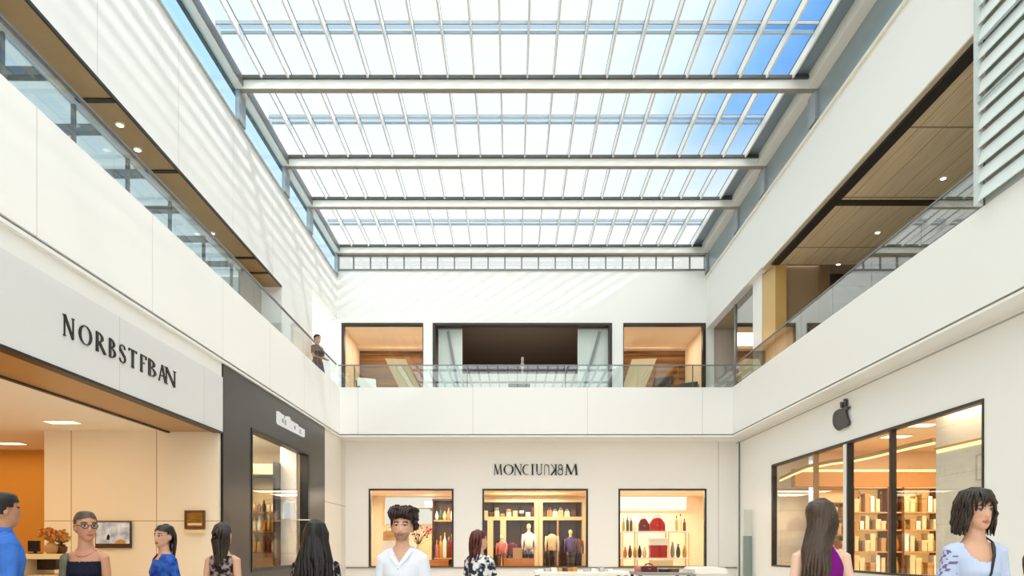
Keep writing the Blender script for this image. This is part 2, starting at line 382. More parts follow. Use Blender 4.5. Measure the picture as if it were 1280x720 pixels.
a, b = hx[1]
struct('wall_upper_hall', MB().box(a-.1, a, YU+.2, 30, FL2, hz+.1).box(b, b+.1, YU+.2, 30, FL2, hz+.1).box(a, b, 29.8, 29.9, FL2, hz+.1).box(a, b, YU+.2, 29.9, hz+.02, hz+.1), DK, 'dark brown lining of the wide upper hall')
area('hall_fill_light', (.3, 26.5, 8.7), 3.5, 3.0, 130, (255, 236, 216))  # added light that brightens the dark hall lining, no fixture
# right side
struct('wall_right_parapet', B(XR, 6.6, Y0, YB+.15, 4.725, PT), mat('white_panel_right', (238, 239, 236), .45), 'white parapet band above the shop on the right')
struct('trim_12', B(XR+.03, 6.59, Y0, YB+.1, 4.69, 4.725), GROOVE, 'thin grey groove along the right parapet')
struct('trim_13', B(XR, 6.6, Y0, YB+.1, PB, 4.69), WHITE, 'white lip under the right parapet')
struct('ceiling_soffit_right', B(6.6, XA, Y0, YB+.15, 4.65, 4.67), WHITE, 'narrow white soffit over the right shop wall')
ay0, ay1, az0, az1 = 10.46, 19.0, .93, 3.6
mb = MB().box(XA, 7.05, Y0, ay0, 0, 4.67).box(XA, 7.05, ay1, YG+.2, 0, 4.67).box(XA, 7.05, ay0, ay1, az1, 4.67).box(XA, 7.05, ay0, ay1, 0, az0)
struct('wall_right', mb, mat('white_shop_wall', (238, 239, 236), .45), 'plain white shop wall on the right carrying the fruit emblem')
struct('trim_14', B(XA-.012, XA, Y0, YG, 4.575, 4.60), mat('pale_groove', (176, 176, 172), .6), 'pale line along the top of the right shop wall')
struct('trim_15', B(XA-.03, XA-.002, YG-.35, YG-.28, 0, 4.6), GREYMETAL, 'grey corner strip at the end of the right shop wall')
o = empty('window_7', (XA+.05, 15, az0), 'long display window of the right shop', 'window', None, 0, 'structure')
ft = .05
MB().box(XA-.02, XA+.1, ay0, ay0+.03, az0, az1).box(XA-.02, XA+.1, ay1-.08, ay1, az0, az1).box(XA-.02, XA+.1, ay0+.03, ay1-.08, az1-.05, az1).box(XA-.02, XA+.1, ay0+.03, ay1-.08, az0, az0+.04).build('window_frame', DARKMETAL, o)
y1 = YL(1020, XA+.05); B(XA+.0, XA+.1, y1-.04, y1+.04, az0+.04, az1-.05).build('mullion', mat('bronze_mullion', (150, 124, 92), .4, metal=.3), o)
y2 = YL(1060, XA+.05); B(XA-.02, XA+.1, y2-.07, y2+.07, az0+.04, az1-.05).build('mullion', STEELWHITE, o)
B(XA-.01, XA+.11, y2-.13, y2-.07, az0+.04, az1-.05).build('mullion', BLACK, o)
y3 = YL(1116, XA+.05); B(XA+.0, XA+.1, y3-.035, y3+.035, az0+.04, az1-.05).build('mullion', DARKMETAL, o)
B(XA+.05, XA+.065, ay0+.03, ay1-.08, az0+.04, az1-.05).build('glass', GLASS, o)
# right shop interior
struct('ceiling_right_shop', B(7.05, 13, 8, 20.5, 3.9, 4.0), mat('amber_ceiling', (232, 204, 160), .4), 'amber ceiling of the right shop')
struct('wall_right_shop', MB().box(12.9, 13, 8, 20.5, 0, 3.9).box(7.05, 13, 8, 8.1, 0, 3.9), mat('tan_wall', (232, 206, 168), .6), 'tan inner walls of the right shop')
struct('wall_right_shop_end', MB().box(7.9, 13, 18.6, 18.72, 0, 3.9), mat('tan_wall', (232, 206, 168)), 'tan end wall behind the right shop shelves')
struct('wall_right_shop_pale', MB().box(7.05, 7.95, 19.3, 19.42, 0, 3.9), mat('pale_partition', (232, 226, 214), .5, joints=dict(lines=[('Z', 1.4, 1.0, .014)], rgb=(206, 198, 184))), 'pale stone partition at the far end of the right shop window')
pw = struct('wall_right_shop_stone', MB().box(7.3, 7.42, 8.2, 12.4, 0, 3.9), mat('cream_marble', (232, 222, 206), .4, noise=.06, nscale=3, stretch=(1, 1, 6), joints=dict(lines=[('Z', .82, 1.0, .008)], rgb=(206, 192, 172))), 'cream stone partition just inside the right shop window')
area('shop_lamp_and_fill', (7.17, 10.6, 3.85), .16, 3.0, 34, (255, 238, 214))  # added light without a fixture, brightens the stone partition
area('shop_lamp_and_fill', (9.6, 13.6, 3.84), 3.2, 6.5, 330, WARM2)
area('shop_lamp_and_fill', (9.4, 16.6, 3.84), 3.0, 1.0, 150, (255, 230, 190))
# right upper gallery
struct('wall_right_upper', MB().box(XUR, 6.65, Y0, 18.5, 8.58, 10.3).box(XUR, 6.65, 18.5, YU, 8.64, 10.3), GREYWHITE, 'tall white upper wall band on the right under the skylight')
struct('trim_16', B(XUR-.02, 6.62, Y0, 18.5, 8.55, 8.58), mat('tan_edge', (196, 184, 160), .5), 'tan lower edge of the right upper wall')
struct('trim_17', B(6.50, 6.70, Y0, 18.05, 8.50, 8.55), mat('black_brown_reveal', (30, 24, 16), .6), 'black reveal beside the right wooden ceiling')
struct('trim_18', B(XUR-.05, XUR, Y0, YU, 10.3, 10.36), mat('cream_bead', (232, 228, 212), .5), 'cream bead along the top of the right upper wall')
struct('ceiling_gallery_right', B(6.7, 12, Y0, 18.1, 8.55, 8.65), WOODCEIL, 'taupe boarded ceiling over the right gallery')
struct('trim_19', B(6.7, 12, 14.75, 14.95, 8.52, 8.55), mat('soffit_reveal_dark', (52, 38, 24)), 'dark cross reveal in the right wooden ceiling')
struct('wall_right_gallery', MB().box(11.9, 12, Y0, 30, FL2, 8.6), CREAM, 'cream back wall of the right gallery')
BRZ = mat('bronze_wall', (176, 146, 104), .45, metal=.1)
struct('wall_right_gallery_end', MB().box(6.9, 7.75, 18.2, 18.3, FL2, 8.55).box(8.0, 12, 21, 21.1, FL2, 8.6), mat('brown_end_wall', (150, 126, 96), .55), 'brown wall closing the right gallery')
struct('wall_right_pier_bronze', B(6.62, 6.9, 18.1, 19.03, FL2, 8.58), mat('gold_panel', (206, 170, 104), .35, metal=.2), 'gold coloured panel on the right gallery pier')
struct('wall_right_pier', B(6.60, 6.95, 19.03, 19.73, FL2, 8.64), WHITE, 'white pier at the far end of the right gallery')
struct('trim_20', MB().box(7.75, 8.0, 18.12, 18.32, FL2, 8.55), mat('brown_post', (128, 100, 72), .5), 'brown post at the corner of the right gallery')
struct('ceiling_gallery_right_far', MB().box(6.65, 12, 18.35, 26, 8.645, 8.74), mat('taupe_plain', (168, 150, 124), .6), 'taupe ceiling past the right gallery pier')
struct('trim_21', B(8.0, 12, 19.0, 19.15, 8.35, 8.64), mat('soffit_reveal_dark', (52, 38, 24)), 'dark downstand beam in the far right gallery')
o = empty('window_8', (XUR+.05, 20, FL2), 'narrow glazed shop panel on the upper right', 'window', None, 0, 'structure')
MB().box(6.62, 6.70, 21.35, 21.45, FL2, 8.64).box(6.62, 6.70, 19.73, 19.78, FL2, 8.64).build('window_frame', GREYMETAL, o)
B(6.65, 6.665, 19.78, 21.35, FL2, 8.64).build('glass', glass('mirror_like_glass', (.8, .84, .82), .35, .6, 2), o)
struct('wall_right_recess', MB().box(6.65, 8.2, 23.85, 23.95, FL2, 8.64).box(8.1, 8.2, 19.3, 23.85, FL2, 8.64), mat('grey_beige', (196, 184, 170), .6), 'grey beige recess at the upper right corner')
# balustrades
def balustrade(label, pts, spacing, posts):
    r = empty('glass_balustrade', (pts[0]+pts[2])*0 if False else ((pts[0]+pts[2])/2, (pts[1]+pts[3])/2, PT), label, 'balustrade', 'glass balustrades around the void')
    x0, y0, x1, y1 = pts; L = math.hypot(x1-x0, y1-y0); n = max(1, round(L/spacing)); top = 6.74
    along_y = abs(y1-y0) > abs(x1-x0)
    for i in range(n):
        a = i/n; b = (i+1)/n
        if along_y: B(x0-.008, x0+.008, y0+(y1-y0)*a+.008, y0+(y1-y0)*b-.008, PT-.0, top).build('glass_panel', GLASSRAIL_L if x0 < 0 else GLASSRAIL, r)
        else: B(x0+(x1-x0)*a+.008, x0+(x1-x0)*b-.008, y0-.008, y0+.008, PT-.0, top).build('glass_panel', GLASSRAIL, r)
    if along_y: B(x0-.02, x0+.02, y0, y1, top, top+.028).build('handrail', GREYMETAL, r)
    else: B(x0, x1, y0-.02, y0+.02, top, top+.028).build('handrail', GREYMETAL, r)
    for q in posts:
        if along_y: B(x0-.025, x0-.01, q-.015, q+.015, PT, top).build('post', GREYMETAL, r)
        else: B(q-.015, q+.015, y0+.01, y0+.03, PT, top).build('post', GREYMETAL, r)
    return r
balustrade('long frameless glass railing on the left parapet', (XL-.1, Y0+.2, XL-.1, YB-.02), 1.7, [19.0])
balustrade('frameless glass railing across the back of the void', (XL-.08, YB+.08, XR+.08, YB+.08), 1.63, [UX(u, YB+.08) for u in (443, 584, 707, 866)])
balustrade('long frameless glass railing on the right parapet', (XR+.1, 9.9, XR+.1, YB-.02), 1.7, [9.95])
# skylight
HS = 11.04
sk = empty('skylight', ((XUL+XUR)/2, 9, HS), 'long flat glazed skylight of slender white rafters over the hall', 'skylight')
B(XUL, XUR, Y0, YU+.1, 11.46, 11.475).build('glazing', GLASSROOF, sk)
nr = 22; step = (XUR-XUL)/nr
RAFD = mat('dark_gasket', (60, 66, 70), .5)
for i in range(1, nr):
    x = XUL+step*i
    ra = B(x-.018, x+.018, Y0, YU, 11.24, 11.42).build('rafter', STEELWHITE, sk)
    B(x-.02, x+.02, Y0, YU, 11.42, 11.458).build('gasket', RAFD, ra)
for y in (13.72, 13.98, 16.72, 16.96, 22.05, 22.3, 10.4, 10.7, 7.3, 7.6, 4.2, 4.5, 1.2, 1.5, -1.8, -1.5):
    B(XUL+.1, XUR-.1, y-.014, y+.014, 11.40, 11.455).build('transom', mat('transom_grey', (150, 158, 162), .5), sk)
for y in (13.85, 16.84, 22.17):
    B(XUL+.1, XUR-.1, y-.12, y+.12, 11.48, 11.485).build('ridge_strip', glass('blue_grey_strip_glass', (.74, .82, .88), .02, .12), sk)
for s, xx, d in ((-1, XUL, 'left'), (1, XUR, 'right')):
    xa, xb = (xx-.1, xx+.14) if s < 0 else (xx-.22, xx+.1)
    k = B(xa, xb, Y0, YU+.1, 11.07, 11.46).build('kerb', STEELWHITE, sk)
    B(xa-.01 if s < 0 else xb-.07, xa+.06 if s < 0 else xb+.01, Y0, YU, HS, 11.07).build('kerb_edge', BLACK, k)
    if s < 0: B(xb, xb+.02, Y0, YU, 11.1, 11.3).build('kerb_edge', GREYMETAL, k)
    else: MB().box(xa-.3, xa, Y0, YU, 11.34, 11.44).build('gutter', mat('gutter_blue_grey', (130, 146, 156), .35, metal=.4), k)
beam_lab = ['nearest visible white cross beam under the skylight', 'second white cross beam under the skylight', 'third white cross beam under the skylight', 'farthest white cross beam, above the back wall']
for i, yf in enumerate((15.1, 18.17, 20.35, 23.55)):
    r = empty('cross_beam', ((XUL+XUR)/2, yf, HS), beam_lab[i], 'beam', 'skylight cross beams')
    B(XUL+.02, XUR-.02, yf, yf+.14, HS+.012, 11.24).build('web', STEELWHITE, r)
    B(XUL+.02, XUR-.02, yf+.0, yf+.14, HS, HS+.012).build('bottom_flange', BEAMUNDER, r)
    B(XUL+.02, XUR-.02, yf-.05, yf+.14, 11.24, 11.31).build('shadow_gap_strip', mat('shadow_gap_grey', (70, 74, 74), .5), r)  # dark strip stands for the shaded gap above the beam
    for xx in (XUL+.02, XUR-.02):
        MB().box(xx-.04, xx+.04, yf+.02, yf+.4, 10.42, HS).build('end_post', mat('blue_grey_steel', (150, 160, 166), .45), r)
for yf in (12.0, 8.9, 5.8, 2.7, -.4, -3.5):
    pass
struct('window_9', B(XUL-.01, XUL+.01, Y0, YU, 10.4, 11.05), glass('clerestory_glass', (.80, .93, .99), .02, .3), 'blue clerestory strip under the left edge of the skylight')
struct('trim_22', MB().box(XUL-.1, XUL+.03, Y0, YU, 10.36, 10.405), mat('parapet_cap_grey', (176, 180, 176), .5), 'grey cap along the top of the left upper wall')
struct('wall_right_upstand', MB().box(XUR+.0, XUR+.06, Y0, YU, 10.36, 11.07), mat('blue_grey_panel', (150, 164, 168), .3, metal=.35, noise=.12, nscale=.8), 'blue grey metal upstand along the right edge of the skylight')
o = empty('window_10', (0.3, YU, 10.57), 'low clerestory strip above the back wall', 'window', None, 0, 'structure')
mb = MB().box(XUL, XUR, YU-.04, YU+.06, 10.56, 10.61).box(XUL, XUR, YU-.04, YU+.06, 11.03, 11.09)
for i in range(0, nr+1): mb.box(XUL+step*i-.02, XUL+step*i+.02, YU-.03, YU+.05, 10.61, 11.03)
mb.build('window_frame', GREYMETAL, o)
B(XUL, XUR, YU, YU+.015, 10.61, 11.03).build('glass', glass('pale_clerestory_glass', (.86, .88, .86), .05, .3), o)
# louvre screen upper right
ls = empty('louvre_screen', (6.36, 8, PT), 'tall screen of pale glass louvres standing at the upper right edge', 'louvre screen')
for yy in (9.78, 5.8): B(6.30, 6.40, yy, yy+.05, PT, 10.5).build('upright', mat('pale_steel', (200, 208, 206), .4), ls)
for k in range(18):
    z = PT+.05+k*.24
    MB().rings([[(6.33, y, z), (6.345, y, z-.004), (6.395, y, z+.20), (6.38, y, z+.205)] for y in (5.85, 9.78)]).build('slat', mat('pale_glass_slat', (222, 232, 230), .25), ls)
B(6.43, 6.45, 5.85, 9.78, PT, 10.5).build('backing', mat('grey_backing', (176, 184, 182), .4), ls)
for zz in (7.45, 8.25, 9.1):
    B(6.325, 6.335, 5.85, 9.78, zz, zz+.03).build('rail', mat('screen_rail_grey', (150, 158, 156), .4), ls)
# glass barrier at right ground corner
gy = 21.6
gb = empty('glass_barrier', (6.68, 20.5, 0), 'grey glass barrier standing at the far corner of the right shop wall', 'barrier')
a = 6.60; b = 6.84
B(a, b, 20.49, 20.51, .05, 2.5).build('glass_panel', glass('pale_barrier_glass', (.84, .88, .88), .05, .3), gb)
B(a+.0, b-.0, 20.53, 20.6, .05, 1.75).build('lower_panel', GLASSGREY, gb)
MB().box(a, b, 20.45, 20.62, 0, .05).build('base', GREYMETAL, gb)
# ---------------------------------------------------------------- sky and sun
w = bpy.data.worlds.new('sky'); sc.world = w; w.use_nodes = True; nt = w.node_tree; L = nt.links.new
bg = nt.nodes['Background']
tc = nt.nodes.new('ShaderNodeTexCoord'); sp = nt.nodes.new('ShaderNodeSeparateXYZ'); L(tc.outputs['Generated'], sp.inputs[0])
rp = nt.nodes.new('ShaderNodeValToRGB'); cr = rp.color_ramp
mm = nt.nodes.new('ShaderNodeMath'); mm.operation = 'MULTIPLY_ADD'; mm.inputs[1].default_value = .5; mm.inputs[2].default_value = .5
L(sp.outputs['X'], mm.inputs[0])
nz = nt.nodes.new('ShaderNodeTexNoise'); nz.inputs['Scale'].default_value = 4.5; nz.inputs['Detail'].default_value = 6; nz.inputs['Roughness'].default_value = .55
L(tc.outputs['Generated'], nz.inputs['Vector'])
n2 = nt.nodes.new('ShaderNodeMath'); n2.operation = 'MULTIPLY_ADD'; n2.inputs[1].default_value = .14; n2.inputs[2].default_value = -.07
L(nz.outputs['Fac'], n2.inputs[0])
ad = nt.nodes.new('ShaderNodeMath'); ad.operation = 'ADD'; L(mm.outputs[0], ad.inputs[0]); L(n2.outputs[0], ad.inputs[1])
L(ad.outputs[0], rp.inputs[0])
stops = [(.20, (.42, .76, .95)), (.30, (.62, .88, 1.0)), (.37, (.87, .965, 1.0)), (.53, (.90, .97, 1.0)), (.585, (.76, .89, 1.0)), (.635, (.27, .54, .92)), (.68, (.09, .31, .76))]
while len(cr.elements) < len(stops): cr.elements.new(.5)
for e, (p, c) in zip(cr.elements, stops): e.position = p; e.color = (*c, 1)
hz_ = nt.nodes.new('ShaderNodeMapRange'); hz_.inputs[1].default_value = .50; hz_.inputs[2].default_value = .36
L(sp.outputs['Z'], hz_.inputs[0])
mx = nt.nodes.new('ShaderNodeMix'); mx.data_type = 'RGBA'; L(hz_.outputs[0], mx.inputs[0]); L(rp.outputs[0], mx.inputs[6]); mx.inputs[7].default_value = (1, 1, 1, 1)
wz = nt.nodes.new('ShaderNodeMapRange'); wz.inputs[1].default_value = .62; wz.inputs[2].default_value = .85; L(sp.outputs['Z'], wz.inputs[0])
wy = nt.nodes.new('ShaderNodeMapRange'); wy.inputs[1].default_value = .15; wy.inputs[2].default_value = -.3; L(sp.outputs['Y'], wy.inputs[0])
wm = nt.nodes.new('ShaderNodeMath'); wm.operation = 'MAXIMUM'; L(wz.outputs[0], wm.inputs[0]); L(wy.outputs[0], wm.inputs[1])
mx2 = nt.nodes.new('ShaderNodeMix'); mx2.data_type = 'RGBA'; L(wm.outputs[0], mx2.inputs[0]); L(mx.outputs[2], mx2.inputs[6]); mx2.inputs[7].default_value = (1, .99, .968, 1)  # unseen sky turned near white to suit the added fill
L(mx2.outputs[2], bg.inputs[0])
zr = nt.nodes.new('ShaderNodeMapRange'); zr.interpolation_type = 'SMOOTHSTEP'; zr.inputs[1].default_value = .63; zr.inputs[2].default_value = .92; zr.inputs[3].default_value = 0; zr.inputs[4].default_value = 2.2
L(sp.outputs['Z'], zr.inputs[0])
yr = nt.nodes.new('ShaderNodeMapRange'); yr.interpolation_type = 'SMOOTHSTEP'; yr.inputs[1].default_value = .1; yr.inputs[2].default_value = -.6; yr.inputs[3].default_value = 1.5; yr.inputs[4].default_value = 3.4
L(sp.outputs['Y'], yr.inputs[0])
sm = nt.nodes.new('ShaderNodeMath'); sm.operation = 'ADD'; L(zr.outputs[0], sm.inputs[0]); L(yr.outputs[0], sm.inputs[1])  # sky gain overhead and behind the camera, added as unseen fill light
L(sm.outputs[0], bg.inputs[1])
sun = bpy.data.lights.new('sun', 'SUN'); sun.energy = 3.2; sun.angle = .05; sun.color = (1, .96, .9)
so = bpy.data.objects.new('sun', sun); COL.objects.link(so); so.location = (20, -8, 30)
so.rotation_euler = Vector((-1, .42, -.62)).to_track_quat('-Z', 'Y').to_euler()
# ---------------------------------------------------------------- lettering
TH, TN = .15, .06
def stroke(a, b, w):
    (x0, y0), (x1, y1) = a, b; d = math.hypot(x1-x0, y1-y0); nx, ny = -(y1-y0)/d*w/2, (x1-x0)/d*w/2
    return [(x0+nx, y0+ny), (x0-nx, y0-ny), (x1-nx, y1-ny), (x1+nx, y1+ny)]
def arc(cx, cy, rx, ry, a0, a1, w0, w1, n=10):        # a tapered band
    o, i = [], []
    for k in range(n+1):
        t = a0+(a1-a0)*k/n; w = w0+(w1-w0)*math.sin(PI*k/n)
        o.append((cx+(rx+w/2)*math.cos(t), cy+(ry+w/4)*math.sin(t))); i.append((cx+(rx-w/2)*math.cos(t), cy+(ry-w/4)*math.sin(t)))
    return o+i[::-1]
def serif(x, y, w=.2): return [(x-w/2, y-.02), (x+w/2, y-.02), (x+w/2, y+.02), (x-w/2, y+.02)]
def glyph(ch):            # strokes in a box 1 high; returns (polys, width)
    H = PI/2; g = []
    if ch == 'N': g = [stroke((.08, 0), (.08, 1), TN), stroke((.08, 1), (.72, 0), TH), stroke((.72, 0), (.72, 1), TN), serif(.08, .02), serif(.05, .98), serif(.72, .98)]; w = .8
    elif ch == 'O': g = [arc(.42, .5, .36, .46, H, 3*H, TN, TH), arc(.42, .5, .36, .46, -H, H, TN, TH)]; w = .84
    elif ch == 'R': g = [stroke((.12, 0), (.12, 1), TH), arc(.15, .74, .32, .23, -H, H, TN, TH), stroke((.26, .5), (.66, 0), TH), serif(.12, .02), serif(.66, .02, .16)]; w = .68
    elif ch == 'K': g = [stroke((.58, 0), (.58, 1), TH), stroke((.52, .5), (.08, 0), TH), stroke((.52, .48), (.08, 1), TN), serif(.58, .02), serif(.08, .02, .16)]; w = .68
    elif ch == 'B': g = [stroke((.12, 0), (.12, 1), TH), arc(.14, .75, .28, .22, -H, H, TN, TH), arc(.14, .27, .36, .25, -H, H, TN, TH)]; w = .56
    elif ch == '8': g = [arc(.3, .75, .2, .21, 0, PI, TN, TH), arc(.3, .75, .2, .21, PI, 2*PI, TN, TH*.8), arc(.3, .27, .26, .25, 0, PI, TN, TH*.8), arc(.3, .27, .26, .25, PI, 2*PI, TN, TH), stroke((.05, .27), (.05, .4), TN), stroke((.52, .3), (.52, .7), TN)]; w = .6
    elif ch == 'S': g = [arc(.28, .74, .2, .22, .1, PI*1.05, TN, TH*.7), arc(.28, .26, .22, .24, -PI*.95, H*.9, TN, TH*.7), stroke((.09, .7), (.47, .34), TH)]; w = .54
    elif ch == 'T': g = [stroke((.32, 0), (.32, 1), TH), stroke((.02, .97), (.62, .97), TN), serif(.32, .02), stroke((.04, .86), (.04, 1), TN), stroke((.6, .86), (.6, 1), TN)]; w = .64
    elif ch == 'F': g = [stroke((.14, 0), (.14, 1), TH), stroke((.1, .97), (.54, .97), TN), stroke((.14, .55), (.4, .55), TN), stroke((.52, .8), (.52, 1), TN*1.4), serif(.14, .02)]; w = .56
    elif ch == 'A': g = [stroke((.06, 0), (.34, 1), TN), stroke((.34, 1), (.66, 0), TH), stroke((.16, .34), (.54, .34), TN), serif(.06, .02, .16), serif(.66, .02, .16)]; w = .72
    elif ch == 'M': g = [stroke((.1, 0), (.16, 1), TN), stroke((.16, 1), (.48, .05), TH), stroke((.48, .05), (.8, 1), TN), stroke((.8, 1), (.88, 0), TH), serif(.1, .02, .16), serif(.88, .02, .18)]; w = .96
    elif ch == 'C': g = [arc(.42, .5, .36, .46, H*.62, 3.34*H, TN*1.2, TH, 14)]; w = .66
    elif ch == 'I': g = [stroke((.12, 0), (.12, 1), TH), serif(.12, .02), serif(.12, .98, .26)]; w = .26
    elif ch == 'U': g = [stroke((.1, .3), (.1, 1), TH), stroke((.6, .3), (.6, 1), TN), arc(.35, .3, .25, .28, PI, 2*PI, TN, TH), serif(.1, .98), serif(.6, .98)]; w = .7
    elif ch == 'n': g = [stroke((.1, 0), (.1, .7), TN), stroke((.58, 0), (.58, .7), TN), arc(.34, .7, .24, .27, 0, PI, TN, TH*.8)]; w = .66
    return g, w
SIGNBLK = mat('black_letter', (28, 27, 26), .4)
def sign(label, loc): return empty('store_sign', loc, label, 'sign')
sg_ = sign('black serif capital lettering on the white fascia of the left shop', (XN+.002, 9.4, 3.84))
us = [(78.5, 92), (98, 114), (118.5, 131), (135, 144), (148, 156.5), (160, 170.5), (174, 182.5), (184, 194.5), (197.5, 207), (206, 219)]
xs = XN+.002
for ch, (ua, ub) in zip('NORBSTFBAN', us):
    ya, yb = YL(ua, XN), YL(ub, XN); g, w = glyph(ch)
    mb = MB()
    for p in g: mb.prism(p, lambda s, t, d: (xs+d, ya+(yb-ya)*s/w, 3.83+.24*t), .012)
    mb.build('letter', SIGNBLK, sg_)
sg_ = sign('black serif capital lettering centred above the back display windows', (UX(669.5, YG), YG-.002, 3.63))
us = [(617, 627.5), (629.5, 642), (643, 652), (653, 661), (664, 667.5), (670, 678), (679.5, 687), (688, 696), (697, 704), (706, 722)]
ysn = YG-.002
for ch, (ua, ub) in zip('MONCIUnK8M', us):
    xa, xb = UX(ua, YG), UX(ub, YG); g, w = glyph(ch)
    mb = MB()
    for p in g: mb.prism(p, lambda s, t, d: (xa+(xb-xa)*s/w, ysn-d, 3.63+.33*t), .03)
    mb.build('letter', SIGNBLK, sg_)
# white sign on the charcoal shopfront
sg = empty('store_sign', (XN+.03, 16.4, 4.08), 'small white illuminated strip sign on the charcoal shopfront', 'sign')
MB().prism([(15.44, 4.12), (15.5, 4.08), (17.4, 4.09), (17.4, 4.27), (16.9, 4.27), (16.86, 4.30), (16.3, 4.31), (16.25, 4.36), (16.1, 4.36), (16.05, 4.31), (15.6, 4.34), (15.44, 4.35)], lambda s, t, d: (XN+.004+d, s, t), .05).build('panel', emitter('sign_white', (250, 248, 242), 1.0), sg)
mb = MB()
for y, z, ww, h in ((15.68, 4.15, .09, .09), (15.86, 4.13, .08, .11), (15.80, 4.26, .05, .05), (16.55, 4.15, .1, .08), (16.95, 4.17, .14, .03), (16.95, 4.12, .16, .025)):
    B(XN+.053, XN+.058, y, y+ww, z, z+h).build('letter', mat('grey_mark', (150, 148, 146), .5), sg)
# emblem on the right wall
def wallpt(px, py):
    u = 1030+px/12; v = 490+py/12; y = XA*F/(u-U0); return (y, VZ(v, y))
EM = mat('charcoal_emblem', (62, 63, 58), .4)
em = empty('store_sign', (XA-.03, 14.9, 3.9), 'charcoal fruit shaped emblem on the white wall of the right shop', 'sign')
def em_prism(pts, name, d=.05):
    q = [wallpt(*p) for p in pts]
    MB().prism(q, lambda s, t, dd: (XA-.016-dd, s, t), d).build(name, EM, em)
em_prism([(300, 250), (262, 262), (222, 282), (194, 312), (178, 360), (172, 420), (176, 475), (192, 520), (215, 550), (250, 577), (272, 560), (300, 545), (340, 532), (375, 518), (398, 498), (412, 470), (416, 452), (402, 425), (390, 395), (378, 350), (368, 300), (362, 268), (335, 252)], 'body')
em_prism([(322, 232), (370, 222), (418, 218), (398, 246), (376, 272), (350, 262), (318, 254)], 'leaf')
em_prism([(283, 165), (292, 148), (308, 148), (316, 168), (312, 246), (292, 240)], 'stalk')
em_prism([(330, 120), (340, 102), (356, 102), (368, 124), (366, 218), (350, 222), (346, 150)], 'stalk')

# ---------------------------------------------------------------- goods
PAL = dict(white=(240, 236, 226), cream=(232, 208, 160), gold=(206, 158, 70), brown=(104, 62, 32), darkbrown=(58, 34, 22), black=(24, 22, 22), red=(170, 30, 28), maroon=(100, 22, 26),
           tan=(190, 146, 92), amber=(196, 120, 40), green=(70, 84, 60), grey=(150, 146, 142), purple=(80, 60, 110), rose=(200, 120, 110), silver=(190, 190, 188))
def cm(c): return mat(c+'_goods', PAL[c], .35, metal=.35 if c in ('gold', 'silver') else 0)
ORD = ['first', 'second', 'third', 'fourth', 'fifth', 'sixth', 'seventh', 'eighth', 'ninth', 'tenth', 'eleventh', 'twelfth']
def handbag(x, y, z, w, h, c, label, group=None, dep=.16, peak=False):
    r = empty('handbag', (x, y, z), label, 'handbag', group)
    hw = w/2
    prof = [(-hw, 0), (hw, 0), (hw*.9, h*.72), (hw*.45, h*.78), (-hw*.45, h*.78), (-hw*.9, h*.72)] if not peak else [(-hw, 0), (hw, 0), (hw*.96, h*.55), (hw*.55, h*.86), (0, h*1.0), (-hw*.6, h*.88), (-hw*.96, h*.55)]
    MB().prism(prof, lambda s, t, d: (x+s, y-dep/2+d, z+t), dep).build('body', cm(c), r, bevel=.012)
    hh = h*.78 if not peak else h*.9
    MB().tube([(x-hw*.45, y, z+hh-.01), (x-hw*.4, y, z+hh+h*.16), (x, y, z+hh+h*.26), (x+hw*.4, y, z+hh+h*.16), (x+hw*.45, y, z+hh-.01)], .011, 6).build('handle', cm(c), r, smooth=True)
    MB().box(x-hw*.62, x+hw*.62, y-dep/2-.012, y-dep/2+.004, z+h*.36, z+h*.66).build('flap', cm(c), r, bevel=.005)
    B(x-.02, x+.02, y-dep/2-.02, y-dep/2-.012, z+h*.38, z+h*.44).build('clasp', cm('gold'), r)
    return r
def bottle(x, y, z, h, rr, c, label, group=None, cap='gold'):
    r = empty('bottle', (x, y, z), label, 'bottle', group)
    MB().lathe((x, y, z), [(rr*.9, 0), (rr, h*.04), (rr, h*.6), (rr*.85, h*.7), (rr*.35, h*.78), (rr*.32, h*.86)], 10).build('body', cm(c), r, smooth='auto')
    MB().lathe((x, y, z), [(rr*.42, h*.86), (rr*.42, h*.98), (rr*.3, h)], 10).build('cap', cm(cap), r, smooth='auto')
    return r
def vase(x, y, z, h, rr, c, label, group=None):
    o = MB().lathe((x, y, z), [(rr*.5, 0), (rr*.8, h*.12), (rr, h*.4), (rr*.7, h*.7), (rr*.32, h*.86), (rr*.45, h), (rr*.38, h), (rr*.25, h*.86)], 12).build('vase', cm(c), smooth='auto'); return tag(o, label, 'vase', group)
def gbox(x, y, z, w, d, h, c, label, group=None, lid=True):
    r = empty('gift_box', (x, y, z), label, 'box', group)
    B(x-w/2, x+w/2, y-d/2, y+d/2, z, z+h*.72).build('body', cm(c), r, bevel=.004)
    B(x-w/2-.008, x+w/2+.008, y-d/2-.008, y+d/2+.008, z+h*.72, z+h).build('lid', cm(c), r, bevel=.004)
    return r
def book(x, y, z, w, d, h, c, label, group):
    r = empty('book', (x, y, z), label, 'book', group)
    MB().box(x-w/2, x-w/2+.004, y-d/2, y+d/2, z, z+h).box(x+w/2-.004, x+w/2, y-d/2, y+d/2, z, z+h).box(x-w/2+.004, x+w/2-.004, y-d/2, y-d/2+.004, z, z+h).build('cover', cm(c), r)
    B(x-w/2+.004, x+w/2-.004, y-d/2+.004, y+d/2-.006, z+.004, z+h-.004).build('pages', cm('white'), r)
    return r
def folded(x, y, z, w, d, h, c, label, group=None):
    o = MB().loft([(x, y, z, w/2*.96, d/2*.96), (x, y, z+h*.2, w/2, d/2), (x, y, z+h*.5, w/2*.97, d/2*.97), (x, y, z+h*.55, w/2, d/2), (x, y, z+h*.95, w/2*.95, d/2*.95)], 16, sq=5).build('folded_garment', cm(c), smooth='auto')
    return tag(o, label, 'clothing', group)
